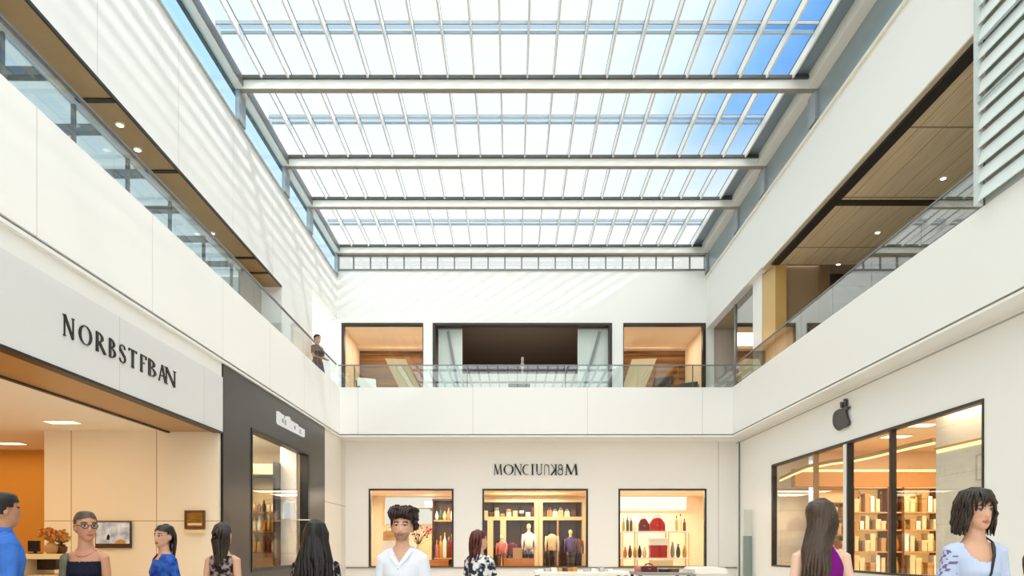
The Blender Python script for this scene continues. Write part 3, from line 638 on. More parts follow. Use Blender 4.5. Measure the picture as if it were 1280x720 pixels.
def mannequin(x, y, z, h, top, low, label, group=None, head=True, rot=0.0):
    r = empty('mannequin', (x, y, z), label, 'mannequin', group, rot)
    k = h/1.75
    def S(secs): return [(a*k, b*k, c*k, d*k, e*k) for a, b, c, d, e in secs]
    m = MB()
    if head: m.ball((0, 0, 1.63*k), (.075*k, .09*k, .115*k), 12, 8); m.loft(S([(0, .01, 1.4, .055, .055), (0, 0, 1.56, .045, .045)]), 10)
    m.build('head', cm('cream'), r, local=True, smooth=True) if head else None
    m = MB().loft(S([(0, 0, .88, .17, .115), (0, 0, 1.04, .135, .1), (0, 0, 1.22, .165, .12), (0, 0, 1.36, .18, .1), (0, 0, 1.42, .12, .08), (0, 0, 1.46, .06, .06)]), 14)
    m.build('torso', cm(top), r, local=True, smooth=True)
    for s in (-1, 1):
        MB().tube([(s*.185*k, 0, 1.38*k), (s*.22*k, .02*k, 1.12*k), (s*.22*k, -.06*k, .86*k)], [.052*k, .042*k, .028*k], 8).build('arm', cm(top), r, local=True, smooth=True)
        MB().tube([(s*.09*k, 0, .9*k), (s*.09*k, 0, .48*k), (s*.09*k, .01*k, .03*k)], [.088*k, .062*k, .042*k], 8).build('leg', cm(low), r, local=True, smooth=True)
    MB().lathe((0, 0, 0), [(.2*k, 0), (.2*k, .02*k), (.03*k, .03*k)], 16).build('base', cm('silver'), r, local=True)
    return r
def table(x0, x1, y0, y1, z, label, top='white', leg='tan', thick=.05):
    r = empty('display_table', ((x0+x1)/2, (y0+y1)/2, 0), label, 'table')
    B(x0, x1, y0, y1, z-thick, z).build('tabletop', cm(top), r, bevel=.006)
    for x in (x0+.05, x1-.05):
        for y in (y0+.05, y1-.05): B(x-.025, x+.025, y-.025, y+.025, 0, z-thick).build('leg', cm(leg), r)
    B(x0+.08, x1-.08, y0+.06, y1-.06, .25, .28).build('shelf', cm(leg), r)
    return r
def plinth(x0, x1, y0, y1, z0, z1, c, label, name='display_plinth'):
    r = empty(name, ((x0+x1)/2, (y0+y1)/2, z0), label, 'plinth')
    B(x0+.02, x1-.02, y0+.02, y1-.02, z0, z0+.06).build('base', cm('darkbrown'), r)
    B(x0, x1, y0, y1, z0+.06, z1-.03).build('body', cm(c), r, bevel=.004)
    B(x0-.01, x1+.01, y0-.01, y1+.01, z1-.03, z1).build('top', cm(c), r, bevel=.004)
    return r
FLS = .5
# --- right back window: white stepped rack with red bags
yb = 23.3
def X(u, y=yb): return UX(u, y)
def Z(v, y=yb): return VZ(v, y)
lb = empty('light_box', ((X(776)+X(854))/2, 26.0, 2.7), 'long glowing white light box on the right window display wall', 'light')
B(UX(776, 26.3), UX(858, 26.3), 26.3, 26.48, VZ(637, 26.3), VZ(621, 26.3)).build('diffuser', emitter('lightbox_white', (255, 246, 226), 1.6), lb)
MB().box(UX(775, 26.3), UX(859, 26.3), 26.4, 26.5, VZ(638, 26.3)-.03, VZ(638, 26.3)).box(UX(775, 26.3), UX(859, 26.3), 26.4, 26.5, VZ(621, 26.3), VZ(621, 26.3)+.03).build('frame', cm('white'), lb)
rk = empty('display_rack', ((X(776)+X(862))/2, yb, FLS), 'white two level display rack holding red bags in the right window', 'rack')
for v0_, nm in ((664, 'upper'), (697, 'lower')): B(X(776), X(860), yb-.25, yb+.25, Z(v0_)-.05, Z(v0_)).build('shelf', cm('white'), rk)
for u in (777, 795, 834, 859): 
    for q in (-.22, .22): B(X(u)-.02, X(u)+.02, yb+q-.02, yb+q+.02, FLS, Z(664)-.05).build('upright', cm('cream'), rk)
handbag(X(804.5), yb, Z(664), .34, .42, 'maroon', 'round maroon handbag on the upper shelf of the white rack', None, .18, True)
handbag(X(821), yb-.05, Z(664), .50, .45, 'red', 'large bright red peaked handbag on the upper shelf of the white rack', None, .2, True)
gbox(X(822), yb-.05, Z(697), .54, .3, .40, 'red', 'red box standing on the lower shelf of the white rack')
gbox(X(822), yb-.05, Z(697)+.40, .56, .32, .22, 'white', 'white box stacked on the red box in the right window')
for i, (u, c, h) in enumerate(((779, 'tan', .42), (784, 'green', .5), (788.5, 'brown', .46), (793, 'cream', .3))):
    bottle(X(u), yb-.06, Z(664), h, .05, c, '%s bottle at the left end of the white rack, upper shelf' % c)
for i, (u, c, h) in enumerate(((845, 'tan', .5), (850, 'cream', .56), (855, 'brown', .4))):
    bottle(X(u), yb-.06, Z(664), h, .05, c, '%s bottle at the right end of the white rack, upper shelf' % c, None, 'brown')
for i, (u, c) in enumerate(((781, 'amber'), (787, 'brown'), (793, 'gold'), (799, 'darkbrown'), (805, 'cream'))):
    vase(X(u), yb-.08, Z(697), .34+.05*(i % 2), .07, c, '%s vase left of the red box on the lower shelf' % c)
for i, (u, c) in enumerate(((840, 'grey'), (847, 'green'), (855, 'gold'))):
    vase(X(u), yb-.08, Z(697), .5-.06*i, .075, c, '%s vase right of the red box on the lower shelf' % c)
plinth(X(812, 22.75), X(840, 22.75), 22.6, 22.9, FLS, VZ(700, 22.75), 'cream', 'low cream plinth in front of the white rack')
handbag(X(800, 22.7), 22.7, FLS, .3, .3, 'darkbrown', 'dark brown handbag on the floor beside the cream plinth')
# --- middle back window: bay shelving, mannequins
ym = 25.2
def bay(u0, u1, va, vb_, y, label):
    r = empty('bay_shelving', ((UX(u0, y)+UX(u1, y))/2, y, FLS), label, 'shelving')
    x0, x1 = UX(u0, y), UX(u1, y); z1, zm = VZ(va, y), VZ(vb_, y)
    B(x0, x1, y+.36, y+.4, FLS, z1).build('back_panel', cm('darkbrown'), r)
    for x in (x0, x1): B(x-.07, x+.07, y-.1, y+.4, FLS, z1).build('post', cm('cream'), r)
    for z in (z1, zm, zm-.1): pass
    B(x0+.07, x1-.07, y-.1, y+.36, z1-.08, z1).build('top_shelf', cm('cream'), r)
    B(x0+.07, x1-.07, y-.1, y+.36, zm-.12, zm).build('middle_shelf', cm('cream'), r)
    return r, x0, x1, z1, zm
r1, xa, xb, zt, zm = bay(601, 670.3, 625, 646, ym, 'cream framed shelving on the left of the middle window')
r2, xc, xd, zt, zm = bay(675.8, 730, 625, 646, ym, 'cream framed shelving on the right of the middle window')
for u, nm in ((613, 'left'), (629, 'right')):
    B(UX(u, ym)-.1, UX(u, ym)+.1, ym-.12, ym+.2, FLS, zm-.12).build('pilaster', cm('cream'), r1)
B(UX(697, ym)-.03, UX(697, ym)+.03, ym-.1, ym+.2, FLS, zm-.12).build('divider', cm('tan'), r2)
it = [(607, 'cream'), (614, 'brown'), (621, 'white'), (628, 'tan'), (636, 'white'), (644, 'cream'), (652, 'darkbrown'), (660, 'white'), (667, 'brown')]
for i, (u, c) in enumerate(it):
    folded(UX(u, ym), ym+.1, zm, .19, .36, .12+.05*(i % 3), c, '%s folded garment, %s along the upper left shelf of the middle window' % (c, ORD[i]))
    if i % 2 == 0: folded(UX(u, ym), ym+.1, zm+.12+.05*(i % 3), .17, .34, .1, ['cream', 'grey', 'tan', 'white', 'brown'][i//2], '%s garment topping the stack %s along the upper left shelf' % (['cream', 'grey', 'tan', 'white', 'brown'][i//2], ORD[i]))
it = [(680, 'brown'), (687, 'tan'), (694, 'white'), (701, 'cream'), (709, 'white'), (717, 'brown')]
for i, (u, c) in enumerate(it):
    handbag(UX(u, ym), ym+.08, zm, .19, .26+.05*(i % 2), c, '%s handbag, %s along the upper right shelf of the middle window' % (c, ORD[i]))
mannequin(UX(661, 24.2), 24.2, FLS+.0, 1.72, 'white', 'grey', 'mannequin in a white top before dark shelving in the middle window')
mannequin(UX(690, 23.5), 23.5, FLS, 1.62, 'cream', 'darkbrown', 'headless mannequin in a cream coat over dark trousers', None, False)
mannequin(UX(713, 24.2), 24.2, FLS, 1.52, 'purple', 'darkbrown', 'mannequin in a purple top near the right shelving')
mannequin(UX(722, 24.5), 24.5, FLS, 1.45, 'brown', 'black', 'mannequin in a brown top beside the purple one', None, False)
mannequin(UX(627, 24.0), 24.0, FLS, 1.35, 'rose', 'brown', 'mannequin in a rose top at the left of the middle window')
mannequin(UX(640, 24.6), 24.6, FLS, 1.3, 'maroon', 'darkbrown', 'mannequin in a maroon top deep in the middle window', None, False)
plinth(UX(630, 23.2), UX(668, 23.2), 23.05, 23.35, FLS, VZ(698, 23.2), 'amber', 'long amber wood plinth along the middle window')
gbox(UX(647, 23.2), 23.2, VZ(698, 23.2), .3, .24, .34, 'tan', 'tan box on the amber wood plinth')
vase(UX(657, 23.2), 23.2, VZ(698, 23.2), .26, .09, 'darkbrown', 'dark brown vase on the amber wood plinth')
vase(UX(664, 23.2), 23.2, VZ(698, 23.2), .22, .08, 'black', 'black vase at the right end of the amber wood plinth')
# --- left back window
lb = empty('light_box', ((UX(482, 26.3)+UX(540, 26.3))/2, 26.4, 2.5), 'glowing white wall panel in the left window display', 'light')
B(UX(482, 26.3), UX(541, 26.3), 26.3, 26.48, VZ(655, 26.3), VZ(622, 26.3)).build('diffuser', emitter('lightbox_soft', (255, 248, 232), 1.15), lb)
MB().box(UX(481, 26.3), UX(482, 26.3), 26.3, 26.5, VZ(656, 26.3), VZ(621, 26.3)).build('frame', cm('white'), lb)
yl = 24.6
cb = empty('display_cabinet', (UX(556, yl), yl, FLS), 'tall brown open cabinet at the right of the left window', 'cabinet')
x0, x1 = UX(542, yl), UX(569, yl)
B(x0, x1, yl+.3, yl+.34, FLS, VZ(624, yl)).build('back_panel', cm('brown'), cb)
for x in (x0, x1): B(x-.03, x+.03, yl-.15, yl+.3, FLS, VZ(624, yl)).build('side_panel', cm('darkbrown'), cb)
for v in (624, 650, 697): B(x0+.03, x1-.03, yl-.15, yl+.3, VZ(v, yl)-.06, VZ(v, yl)).build('shelf', cm('tan' if v > 624 else 'darkbrown'), cb)
for i, (u, c) in enumerate(((546, 'white'), (551, 'green'), (556, 'cream'), (561, 'tan'), (565, 'white'))):
    vase(UX(u, yl), yl, VZ(650, yl), .3+.12*(i % 2), .075, c, '%s vase, %s along the top shelf of the brown cabinet' % (c, ORD[i]))
for i, (u, c, h) in enumerate(((546, 'rose', .6), (551, 'gold', .75), (556, 'white', .85), (561, 'brown', .7), (565, 'red', .8))):
    bottle(UX(u, yl), yl, VZ(697, yl), h, .075, c, '%s bottle, %s along the lower shelf of the brown cabinet' % (c, ORD[i]))
sh = empty('wall_shelf', (UX(530, 25.8), 25.8, VZ(634, 25.8)), 'small taupe wall shelf left of the brown cabinet', 'shelf')
B(UX(517, 25.8), UX(542, 25.8), 25.6, 26.3, VZ(634, 25.8)-.04, VZ(634, 25.8)).build('board', cm('grey'), sh)
for u in (521, 538): MB().box(UX(u, 25.8)-.015, UX(u, 25.8)+.015, 25.8, 26.3, VZ(634, 25.8)-.12, VZ(634, 25.8)-.04).build('bracket', cm('grey'), sh)
plinth(UX(526, 24.4), UX(540, 24.4), 24.25, 24.55, FLS, VZ(668, 24.4), 'cream', 'tall slim cream plinth left of the brown cabinet')
gbox(UX(537, 26.0), 26.0, VZ(634, 25.8), .3, .25, .01+.2, 'white', 'white box on the taupe wall shelf')
handbag(UX(536, 24.4), 24.4, VZ(668, 24.4), .24, .3, 'rose', 'rose handbag on the tall slim cream plinth')
plinth(UX(505, 23.3), UX(560, 23.3), 23.1, 23.45, FLS, VZ(700, 23.3), 'amber', 'amber wood plinth along the left window')
handbag(UX(487, 23.3), 23.3, VZ(676, 23.3), .42, .42, 'tan', 'tan handbag on a white stand behind the man in white', None, .2)
plinth(UX(478, 23.3), UX(497, 23.3), 23.1, 23.5, FLS, VZ(676, 23.3), 'white', 'white stand at the left of the left window')
def bouquet(x, y, z, h, c, leafc, pot, label, n=22, name='flower_arrangement'):
    r = empty(name, (x, y, z), label, 'flowers'); rr = random.Random(int(x*100))
    MB().lathe((x, y, z), [(.05, 0), (.075, .03), (.085, h*.3), (.05, h*.42), (.06, h*.45), (.045, h*.45)], 12).build('vase', cm(pot), r, smooth='auto')
    st = MB(); bl = MB()
    for i in range(n):
        a = rr.uniform(0, 2*PI); d = rr.uniform(0, .5)*h; zz = h*rr.uniform(.6, 1)
        p = (x+d*math.cos(a), y+d*math.sin(a)*.6, z+zz)
        st.tube([(x, y, z+h*.4), (x+d*.4*math.cos(a), y+d*.25*math.sin(a), z+h*.4+(zz-h*.4)*.6), p], [.005, .004, .003], 4)
        for k in range(3): bl.ball((p[0]+rr.uniform(-.02, .02), p[1]+rr.uniform(-.02, .02), p[2]+rr.uniform(-.02, .02)), rr.uniform(.014, .028), 6, 4)
    st.build('stems', cm(leafc), r); bl.build('blossoms', cm(c), r, smooth=True); return r
bouquet(UX(523, 23.3), 23.3, VZ(700, 23.3), 1.15, 'maroon', 'darkbrown', 'cream', 'tall dark red flower arrangement behind the man in white', 34)
# --- tables in the hall, bottom edge
yt = 12.0
table(UX(668, yt), UX(782, yt), 11.6, 12.5, VZ(714, yt), 'long pale display table at the bottom centre of the hall', 'white', 'grey')
table(UX(792, yt), UX(858, yt), 11.6, 12.5, VZ(714.5, yt), 'short dark topped display table beside the white rounded counter', 'grey', 'darkbrown')
zt_ = VZ(714, yt)
for i, (u, c) in enumerate(((700, 'gold'), (706, 'brown'), (712, 'amber'), (718, 'gold'))):
    folded(UX(u, 11.9), 11.9, zt_, .085, .12, .05+.02*(i % 2), c, '%s leather pouch, %s from the left on the pale display table' % (c, ORD[i]))
for i, (u, c) in enumerate(((676, 'white'), (684, 'silver'), (692, 'white'), (733, 'silver'), (742, 'white'), (752, 'silver'), (762, 'white'))):
    folded(UX(u, 11.9), 11.9, zt_, .1, .2, .04+.012*(i % 3), c, '%s folded cloth %s' % (c, ['at the left end of the pale display table', 'second from the left end of the pale display table', 'just left of the gold pouches', 'just right of the gold pouches', 'second right of the gold pouches', 'third right of the gold pouches', 'at the right end of the pale display table'][i]))
zt2 = VZ(714.5, yt)
handbag(UX(811, 11.9), 11.9, zt2, .28, .13, 'maroon', 'low maroon clutch on the dark topped display table', None, .12)
folded(UX(829, 11.9), 11.9, zt2, .16, .2, .05, 'black', 'black folded cloth on the dark topped display table')
folded(UX(842, 11.9), 11.9, zt2, .16, .2, .06, 'brown', 'brown folded cloth on the dark topped display table')
folded(UX(797, 11.9), 11.9, zt2, .1, .2, .09, 'rose', 'rose folded cloth at the left of the dark topped table')
r = empty('kiosk_counter', (UX(883, yt), yt, 0), 'white counter with rounded top standing before the right window', 'counter')
x0, x1 = UX(863, yt), UX(903, yt); zc = VZ(709, yt)
MB().prism([(x0, zc-.10), (x0+.01, zc-.03), (x0+.05, zc), (x1-.05, zc), (x1-.01, zc-.03), (x1, zc-.10)], lambda s, t, d: (s, 11.7+d, t), .8).build('top', cm('white'), r)
B(x0+.04, x1-.04, 11.76, 12.44, 0, zc-.10).build('body', cm('white'), r)
B(x0+.02, x1-.02, 11.74, 12.46, 0, .08).build('plinth_base', cm('grey'), r) if False else None
# --- left shop
r = empty('service_counter', (-6.5, 10.2, 0), 'cream service counter with dark recess at the far left', 'counter')
yc = 9.6; x0, x1 = UX(22, yc), UX(80, yc); zc = VZ(692.5, yc)
B(x0, x1, yc, yc+.7, zc-.07, zc).build('worktop', cm('cream'), r, bevel=.005)
MB().box(x0, x1, yc+.1, yc+.68, 0, zc-.28).box(x0, x0+.06, yc+.02, yc+.68, zc-.28, zc-.07).box(x1-.06, x1, yc+.02, yc+.68, zc-.28, zc-.07).build('body', cm('cream'), r)
B(x0+.06, x1-.3, yc+.3, yc+.5, zc-.22, zc-.07).build('recess', cm('darkbrown'), r)
B(x0-.02, x1+.02, yc-.02, yc+.7, zc-.36, zc-.30).build('lower_shelf', cm('cream'), r)
xm = UX(43, yc+.3)
r = empty('monitor', (xm, yc+.3, zc), 'small dark monitor on the cream service counter', 'monitor')
B(xm-.08, xm+.08, yc+.28, yc+.31, zc+.03, zc+.18).build('screen', mat('screen_black', (34, 26, 34), .15), r, bevel=.004)
MB().box(xm-.02, xm+.02, yc+.31, yc+.33, zc, zc+.08).box(xm-.06, xm+.06, yc+.26, yc+.38, zc, zc+.012).build('stand', cm('black'), r)
bouquet(UX(64, yc+.3), yc+.3, zc-.002, .34, 'amber', 'gold', 'tan', 'dried amber flower arrangement on the right end of the service counter', 40)
bouquet(UX(76, yc+.45), yc+.45, zc-.002, .30, 'gold', 'brown', 'brown', 'golden grass bunch in a brown vase behind the woman in navy', 26)
r = empty('wall_television', (UX(141, 12.4), 12.44, VZ(684, 12.44)), 'wall mounted screen showing a grey blue picture behind the woman in navy', 'television')
x0, x1, z0, z1 = UX(119, 12.44), UX(163, 12.44), VZ(685, 12.44), VZ(651.5, 12.44)
B(x0, x1, 12.44, 12.49, z0, z1).build('casing', mat('dark_casing', (74, 46, 30), .4), r)
scm = mat('screen_picture', (216, 222, 230), .3, rgb2=(120, 130, 150), nscale=7, emit=(200, 206, 216), estr=.25)
B(x0+.015, x1-.015, 12.432, 12.44, z0+.075, z1-.02).build('screen', scm, r)
mb = MB().prism([(0, 0), (.2, 0), (.18, .05), (.1, .075), (.03, .05)], lambda s, t, d: (x0+.34+s, 12.43-d, z0+.078+t), .003)
mb.build('picture_dish', cm('gold'), r)
MB().prism([(0, 0), (.05, 0), (.06, .06), (.035, .1), (.01, .07)], lambda s, t, d: (x0+.2+s, 12.43-d, z0+.14+t), .003).build('picture_figure', cm('black'), r)
r = empty('wall_plaque', (UX(242, 12.44), 12.44, VZ(663, 12.44)), 'framed brown and gold plaque on the cream wall of the left shop', 'plaque')
x0, x1, z0, z1 = UX(230, 12.44), UX(255, 12.44), VZ(661, 12.44), VZ(638, 12.44)
MB().box(x0, x1, 12.45, 12.5, z0, z0+.03).box(x0, x1, 12.45, 12.5, z1-.03, z1).box(x0, x0+.03, 12.45, 12.5, z0+.03, z1-.03).box(x1-.03, x1, 12.45, 12.5, z0+.03, z1-.03).build('frame', cm('brown'), r)
B(x0+.03, x1-.03, 12.47, 12.5, z0+.03, z1-.03).build('panel', mat('gilded_panel', (168, 122, 52), .35, metal=.3, noise=.5, nscale=9, stretch=(1, 1, 3)), r)
MB().box(x0+.05, x1-.05, 12.462, 12.47, z0+.06, z0+.10).build('inscription', cm('cream'), r)
B(x0+.01, x1+.0, 12.40, 12.5, z0-.075, z0-.02).build('ledge', cm('cream'), r)
for i, (x, y, lab) in enumerate(((UX(78, 11.6), 11.6, 'recessed ceiling light over the service counter in the left shop'), (UX(14, 14.0), 14.0, 'recessed ceiling light in the amber part of the left shop'))):
    r = empty('ceiling_light', (x, y, 3.44), lab, 'light', 'recessed lights of the left shop')
    B(x-.26, x+.26, y-.14, y+.14, 3.445, 3.46).build('frame', cm('white'), r)
    B(x-.23, x+.23, y-.11, y+.11, 3.44, 3.445).build('diffuser', emitter('ceil_light_warm', (255, 238, 205), 3.0), r)
# --- charcoal shop display: goods shelf facing the window
yw = 17.6
struct('wall_window_shop_display', MB().box(UX(347, yw), XN-.27, yw+.2, yw+.3, 0, 3.95), mat('display_white', (240, 236, 228), .5, joints=dict(lines=[('Z', 1.5, 1.27, .02)], rgb=(212, 204, 192))), 'white display wall in the right half of the charcoal shop window')
cb = empty('display_cabinet', (UX(328, yw), yw, 0), 'dark framed glass cabinet of golden goods in the charcoal shop window', 'cabinet')
x0, x1 = UX(306, yw), UX(346, yw)
B(x0, x1, yw+.3, yw+.34, .2, 3.5).build('back_panel', cm('cream'), cb)
for x in (x0, x1): B(x-.03, x+.03, yw-.2, yw+.3, 0, 3.5).build('upright', cm('black'), cb)
for v in (594, 640, 664, 690): B(x0+.03, x1-.03, yw-.2, yw+.3, VZ(v, yw)-.04, VZ(v, yw)).build('shelf', cm('black' if v == 594 else 'brown'), cb)
for k, (v, hh) in enumerate(((640, .28), (664, .36), (690, .42))):
    for i, u in enumerate((318, 324, 330, 336, 342)):
        c = ['gold', 'amber', 'cream', 'brown', 'gold', 'white', 'darkbrown'][(i*3+k*2) % 7]
        (bottle if (i+k) % 2 else vase)(UX(u, yw), yw, VZ(v, yw), hh*(.8+.2*((i*7+k) % 3)/2), .055, c, '%s %s, %s from the left on the %s shelf of the dark cabinet' % (c, 'bottle' if (i+k) % 2 else 'vase', ORD[i], ['top', 'middle', 'lowest'][k]))
r = empty('wall_light', (UX(372, yw), yw+.18, VZ(640, yw)), 'pale glowing picture panel on the white display wall', 'light')
B(UX(351, yw), UX(365, yw), yw+.15, yw+.2, VZ(648, yw), VZ(628, yw)).build('panel', emitter('panel_soft', (250, 250, 248), .95), r)
MB().box(UX(359, yw), UX(385, yw), yw+.16, yw+.2, VZ(649, yw)-.02, VZ(649, yw)).build('frame', cm('white'), r)
# --- right shop shelving
ys = 17.2
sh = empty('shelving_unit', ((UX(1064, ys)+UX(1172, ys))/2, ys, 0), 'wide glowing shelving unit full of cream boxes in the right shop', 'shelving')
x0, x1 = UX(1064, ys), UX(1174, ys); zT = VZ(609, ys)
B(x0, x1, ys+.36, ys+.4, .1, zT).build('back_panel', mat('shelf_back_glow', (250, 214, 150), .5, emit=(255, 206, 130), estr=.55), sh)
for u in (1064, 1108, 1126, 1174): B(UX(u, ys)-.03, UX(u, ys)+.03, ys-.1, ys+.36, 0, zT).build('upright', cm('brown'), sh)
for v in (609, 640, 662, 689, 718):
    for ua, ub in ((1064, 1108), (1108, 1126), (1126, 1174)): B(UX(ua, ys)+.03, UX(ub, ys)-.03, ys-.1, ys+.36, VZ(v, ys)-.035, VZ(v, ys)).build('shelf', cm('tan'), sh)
rows = [(640, 'top', .5), (662, 'second', .33), (689, 'third', .42), (718, 'lowest', .46)]
for k, (v, nm, hh) in enumerate(rows):
    for bi, (ua, ub, bn) in enumerate(((1066, 1106, 'left'), (1128, 1172, 'right'))):
        n = 6; 
        for i in range(n):
            u = ua+(ub-ua)*(i+.5)/n; w = (ub-ua)/n/F*ys*.86
            t = (i*5+k*3+bi*2) % 7; c = ['cream', 'white', 'cream', 'tan', 'brown', 'gold', 'cream'][t]
            h = hh*(.62+.38*((i*3+k+bi) % 4)/3); x = UX(u, ys); z = VZ(v, ys)
            lab = '%s %s, %s from the left on the %s shelf, %s bay' 
            if t in (0, 2, 3): gbox(x, ys+.06, z, w, .26, h, c, lab % (c, 'box', ORD[i], nm, bn))
            elif t in (1, 6): book(x, ys+.06, z, w*.8, .24, h, c, lab % (c, 'book', ORD[i], nm, bn), 'upright books in the right shop shelving')
            else: bottle(x, ys+.06, z, h, w*.4, c, lab % (c, 'bottle', ORD[i], nm, bn))
    for i in range(2):
        c = [['brown', 'darkbrown'], ['gold', 'brown'], ['darkbrown', 'amber'], ['brown', 'gold']][k][i]
        vase(UX(1112.5+9*i, ys), ys+.05, VZ(v, ys), hh*.9, .075, c, '%s vase, %s on the %s shelf of the narrow middle bay' % (c, ['left', 'right'][i], nm))
# side display deeper in the right shop
y5 = 18.0
sh = empty('shelving_unit', (UX(1042, y5), y5, 0), 'small pale shelf of red and white goods behind the woman in purple', 'shelving')
x0, x1 = UX(1034, y5), UX(1057, y5)
B(x0, x1, y5+.3, y5+.33, 0, VZ(628, y5)).build('back_panel', cm('tan'), sh)
for x in (x0, x1): B(x-.02, x+.02, y5-.1, y5+.3, 0, VZ(628, y5)).build('upright', cm('brown'), sh)
for v in (628, 648, 668, 690): B(x0+.02, x1-.02, y5-.1, y5+.3, VZ(v, y5)-.03, VZ(v, y5)).build('shelf', cm('tan'), sh)
for k, (v, nm) in enumerate(((648, 'top'), (668, 'middle'), (690, 'low'))):
    for i, u in enumerate((1038, 1043, 1048, 1053)):
        c = ['red', 'white', 'brown', 'rose', 'cream', 'maroon'][(i+k*2) % 6]
        gbox(UX(u, y5), y5+.02, VZ(v, y5), .085, .2, .2+.08*((i+k) % 2), c, '%s box, %s on the %s shelf of the small pale shelf' % (c, ORD[i], nm))
# cove light strips
COVE = emitter('cove_warm', (255, 226, 160), 2.2)
cv = empty('light_strip', (8.5, 17.0, 3.2), 'straight glowing light strip above the right shop shelving', 'light strip')
B(UX(994, 18.3), UX(1180, 18.3), 18.24, 18.3, VZ(590, 18.3), VZ(587, 18.3)).build('strip', COVE, cv)
B(UX(994, 18.3), UX(1180, 18.3), 18.3, 18.58, VZ(608, 18.3), VZ(586, 18.3)).build('bulkhead', mat('amber_band', (190, 136, 70), .5), cv)
cv = empty('light_strip', (8.0, 14.0, 3.7), 'curved glowing cove light sweeping across the right shop ceiling', 'light strip')
pts = [(975, 601, 19.15), (990, 594, 18.5), (1010, 586, 17.5), (1040, 580, 16.4), (1065, 577, 15.6), (1090, 572, 14.8), (1115, 566, 14.0), (1140, 560, 13.3), (1168, 554, 12.6)]
MB().tube([P(*p) for p in pts], .022, 6).build('strip', COVE, cv)
MB().tube([(P(*p)[0], P(*p)[1], P(*p)[2]+.06) for p in pts], .04, 6).build('cove_profile', cm('tan'), cv)
cv = empty('light_strip', (7.28, 11.0, 3.0), 'glowing light strip on the stone partition in the right shop', 'light strip')
B(7.28, 7.3, 8.3, 12.35, VZ(552, 11.1)-.02, VZ(549, 11.1)).build('strip', COVE, cv)
B(7.24, 7.3, 8.3, 12.35, VZ(549, 11.1), VZ(549, 11.1)+.03).build('profile', cm('tan'), cv)
r = empty('wall_panel', (7.28, 10.9, 2.2), 'framed stone inset panel on the partition behind the woman in pale blue', 'panel')
MB().box(7.275, 7.3, 10.75, 11.3, VZ(598, 10.9), VZ(598, 10.9)+.02).box(7.275, 7.3, 10.75, 11.3, VZ(566, 10.9), VZ(566, 10.9)+.02).box(7.275, 7.3, 11.28, 11.3, VZ(598, 10.9)+.02, VZ(566, 10.9)).box(7.275, 7.3, 10.75, 10.77, VZ(598, 10.9)+.02, VZ(566, 10.9)).build('frame', mat('stone_edge', (196, 180, 158), .5), r)
B(7.285, 7.3, 10.77, 11.28, VZ(598, 10.9)+.02, VZ(566, 10.9)).build('panel', mat('cream_marble', (0, 0, 0)), r)
for i, (u, v) in enumerate(((1150, 560), (1185, 545), (1120, 553))):
    y = (14.5, 13.2, 16.0)[i]; x = UX(u, y)
    r = empty('ceiling_light', (x, y, 3.88), ['warm ceiling light over the middle of the right shop', 'warm ceiling light nearest the right shop window corner', 'warm ceiling light deep in the right shop'][i], 'light', 'ceiling lights of the right shop')
    B(x-.3, x+.3, y-.22, y+.22, 3.885, 3.9).build('frame', cm('white'), r)
    B(x-.26, x+.26, y-.18, y+.18, 3.88, 3.885).build('diffuser', emitter('ceil_light_warm', (0, 0, 0), 0), r)
# gallery spot lights
def spot(x, y, z, label, group):
    r = empty('downlight', (x, y, z), label, 'downlight', group)
    MB().lathe((x, y, z-.022), [(.058, 0), (.07, .004), (.07, .022), (.058, .022)], 16).build('trim_ring', cm('white'), r)
    MB().lathe((x, y, z-.03), [(.001, 0), (.045, .001), (.05, .007)], 16).build('lamp', emitter('spot_glow', (255, 240, 215), 6.0), r)
for u, v, lab in ((1179, 222, 'downlight nearest the louvre screen in the right gallery ceiling'), (1097, 290, 'middle downlight in the right gallery ceiling'), (1048, 334, 'farthest downlight in the right gallery ceiling')):
    y = 7.1*F/(V0-v); spot(UX(u, y), y, 8.55 if y < 17.6 else 8.64, lab, 'downlights in the right gallery ceiling')
for u, v, lab in ((150, 155, 'nearest downlight in the left bronze soffit'), (172, 186, 'second downlight in the left bronze soffit'), (262, 291, 'farthest downlight in the left bronze soffit')):
    y = 6.52*F/(V0-v); x = max(-6.24, min(-5.92, UX(u, y))); spot(x, y, 7.97, lab, 'downlights in the left bronze soffit')
# --- upper floor furniture
def lounge(x, y, z, rz, fr, cu, label):
    r = empty('lounge_chair', (x, y, z), label, 'chair', 'lounge chairs on the upper level', rz)
    for s in (-1, 1):
        MB().tube([(s*.3, -.3, 0), (s*.3, -.22, .42), (s*.3, .28, .34), (s*.3, .4, 0)], .018, 6).build('leg', cm(fr), r, local=True)
        MB().tube([(s*.3, .2, .36), (s*.3, .42, .9)], .016, 6).build('back_post', cm(fr), r, local=True)
        MB().tube([(s*.33, -.24, .6), (s*.33, .1, .62), (s*.31, .34, .7)], .02, 6).build('armrest', cm(fr), r, local=True)
    MB().box(-.28, .28, -.28, .26, .38, .48).build('seat', cm(cu), r, local=True, bevel=.03)
    MB().rings([[(-.27, .22, .48), (.27, .22, .48), (.27, .32, .48), (-.27, .32, .48)], [(-.27, .42, 1.0), (.27, .42, 1.0), (.27, .5, .98), (-.27, .5, .98)]]).build('backrest', cm(cu), r, local=True, bevel=.025)
    return r
yq = 22.6
def upz(v, y): return VZ(v, y)
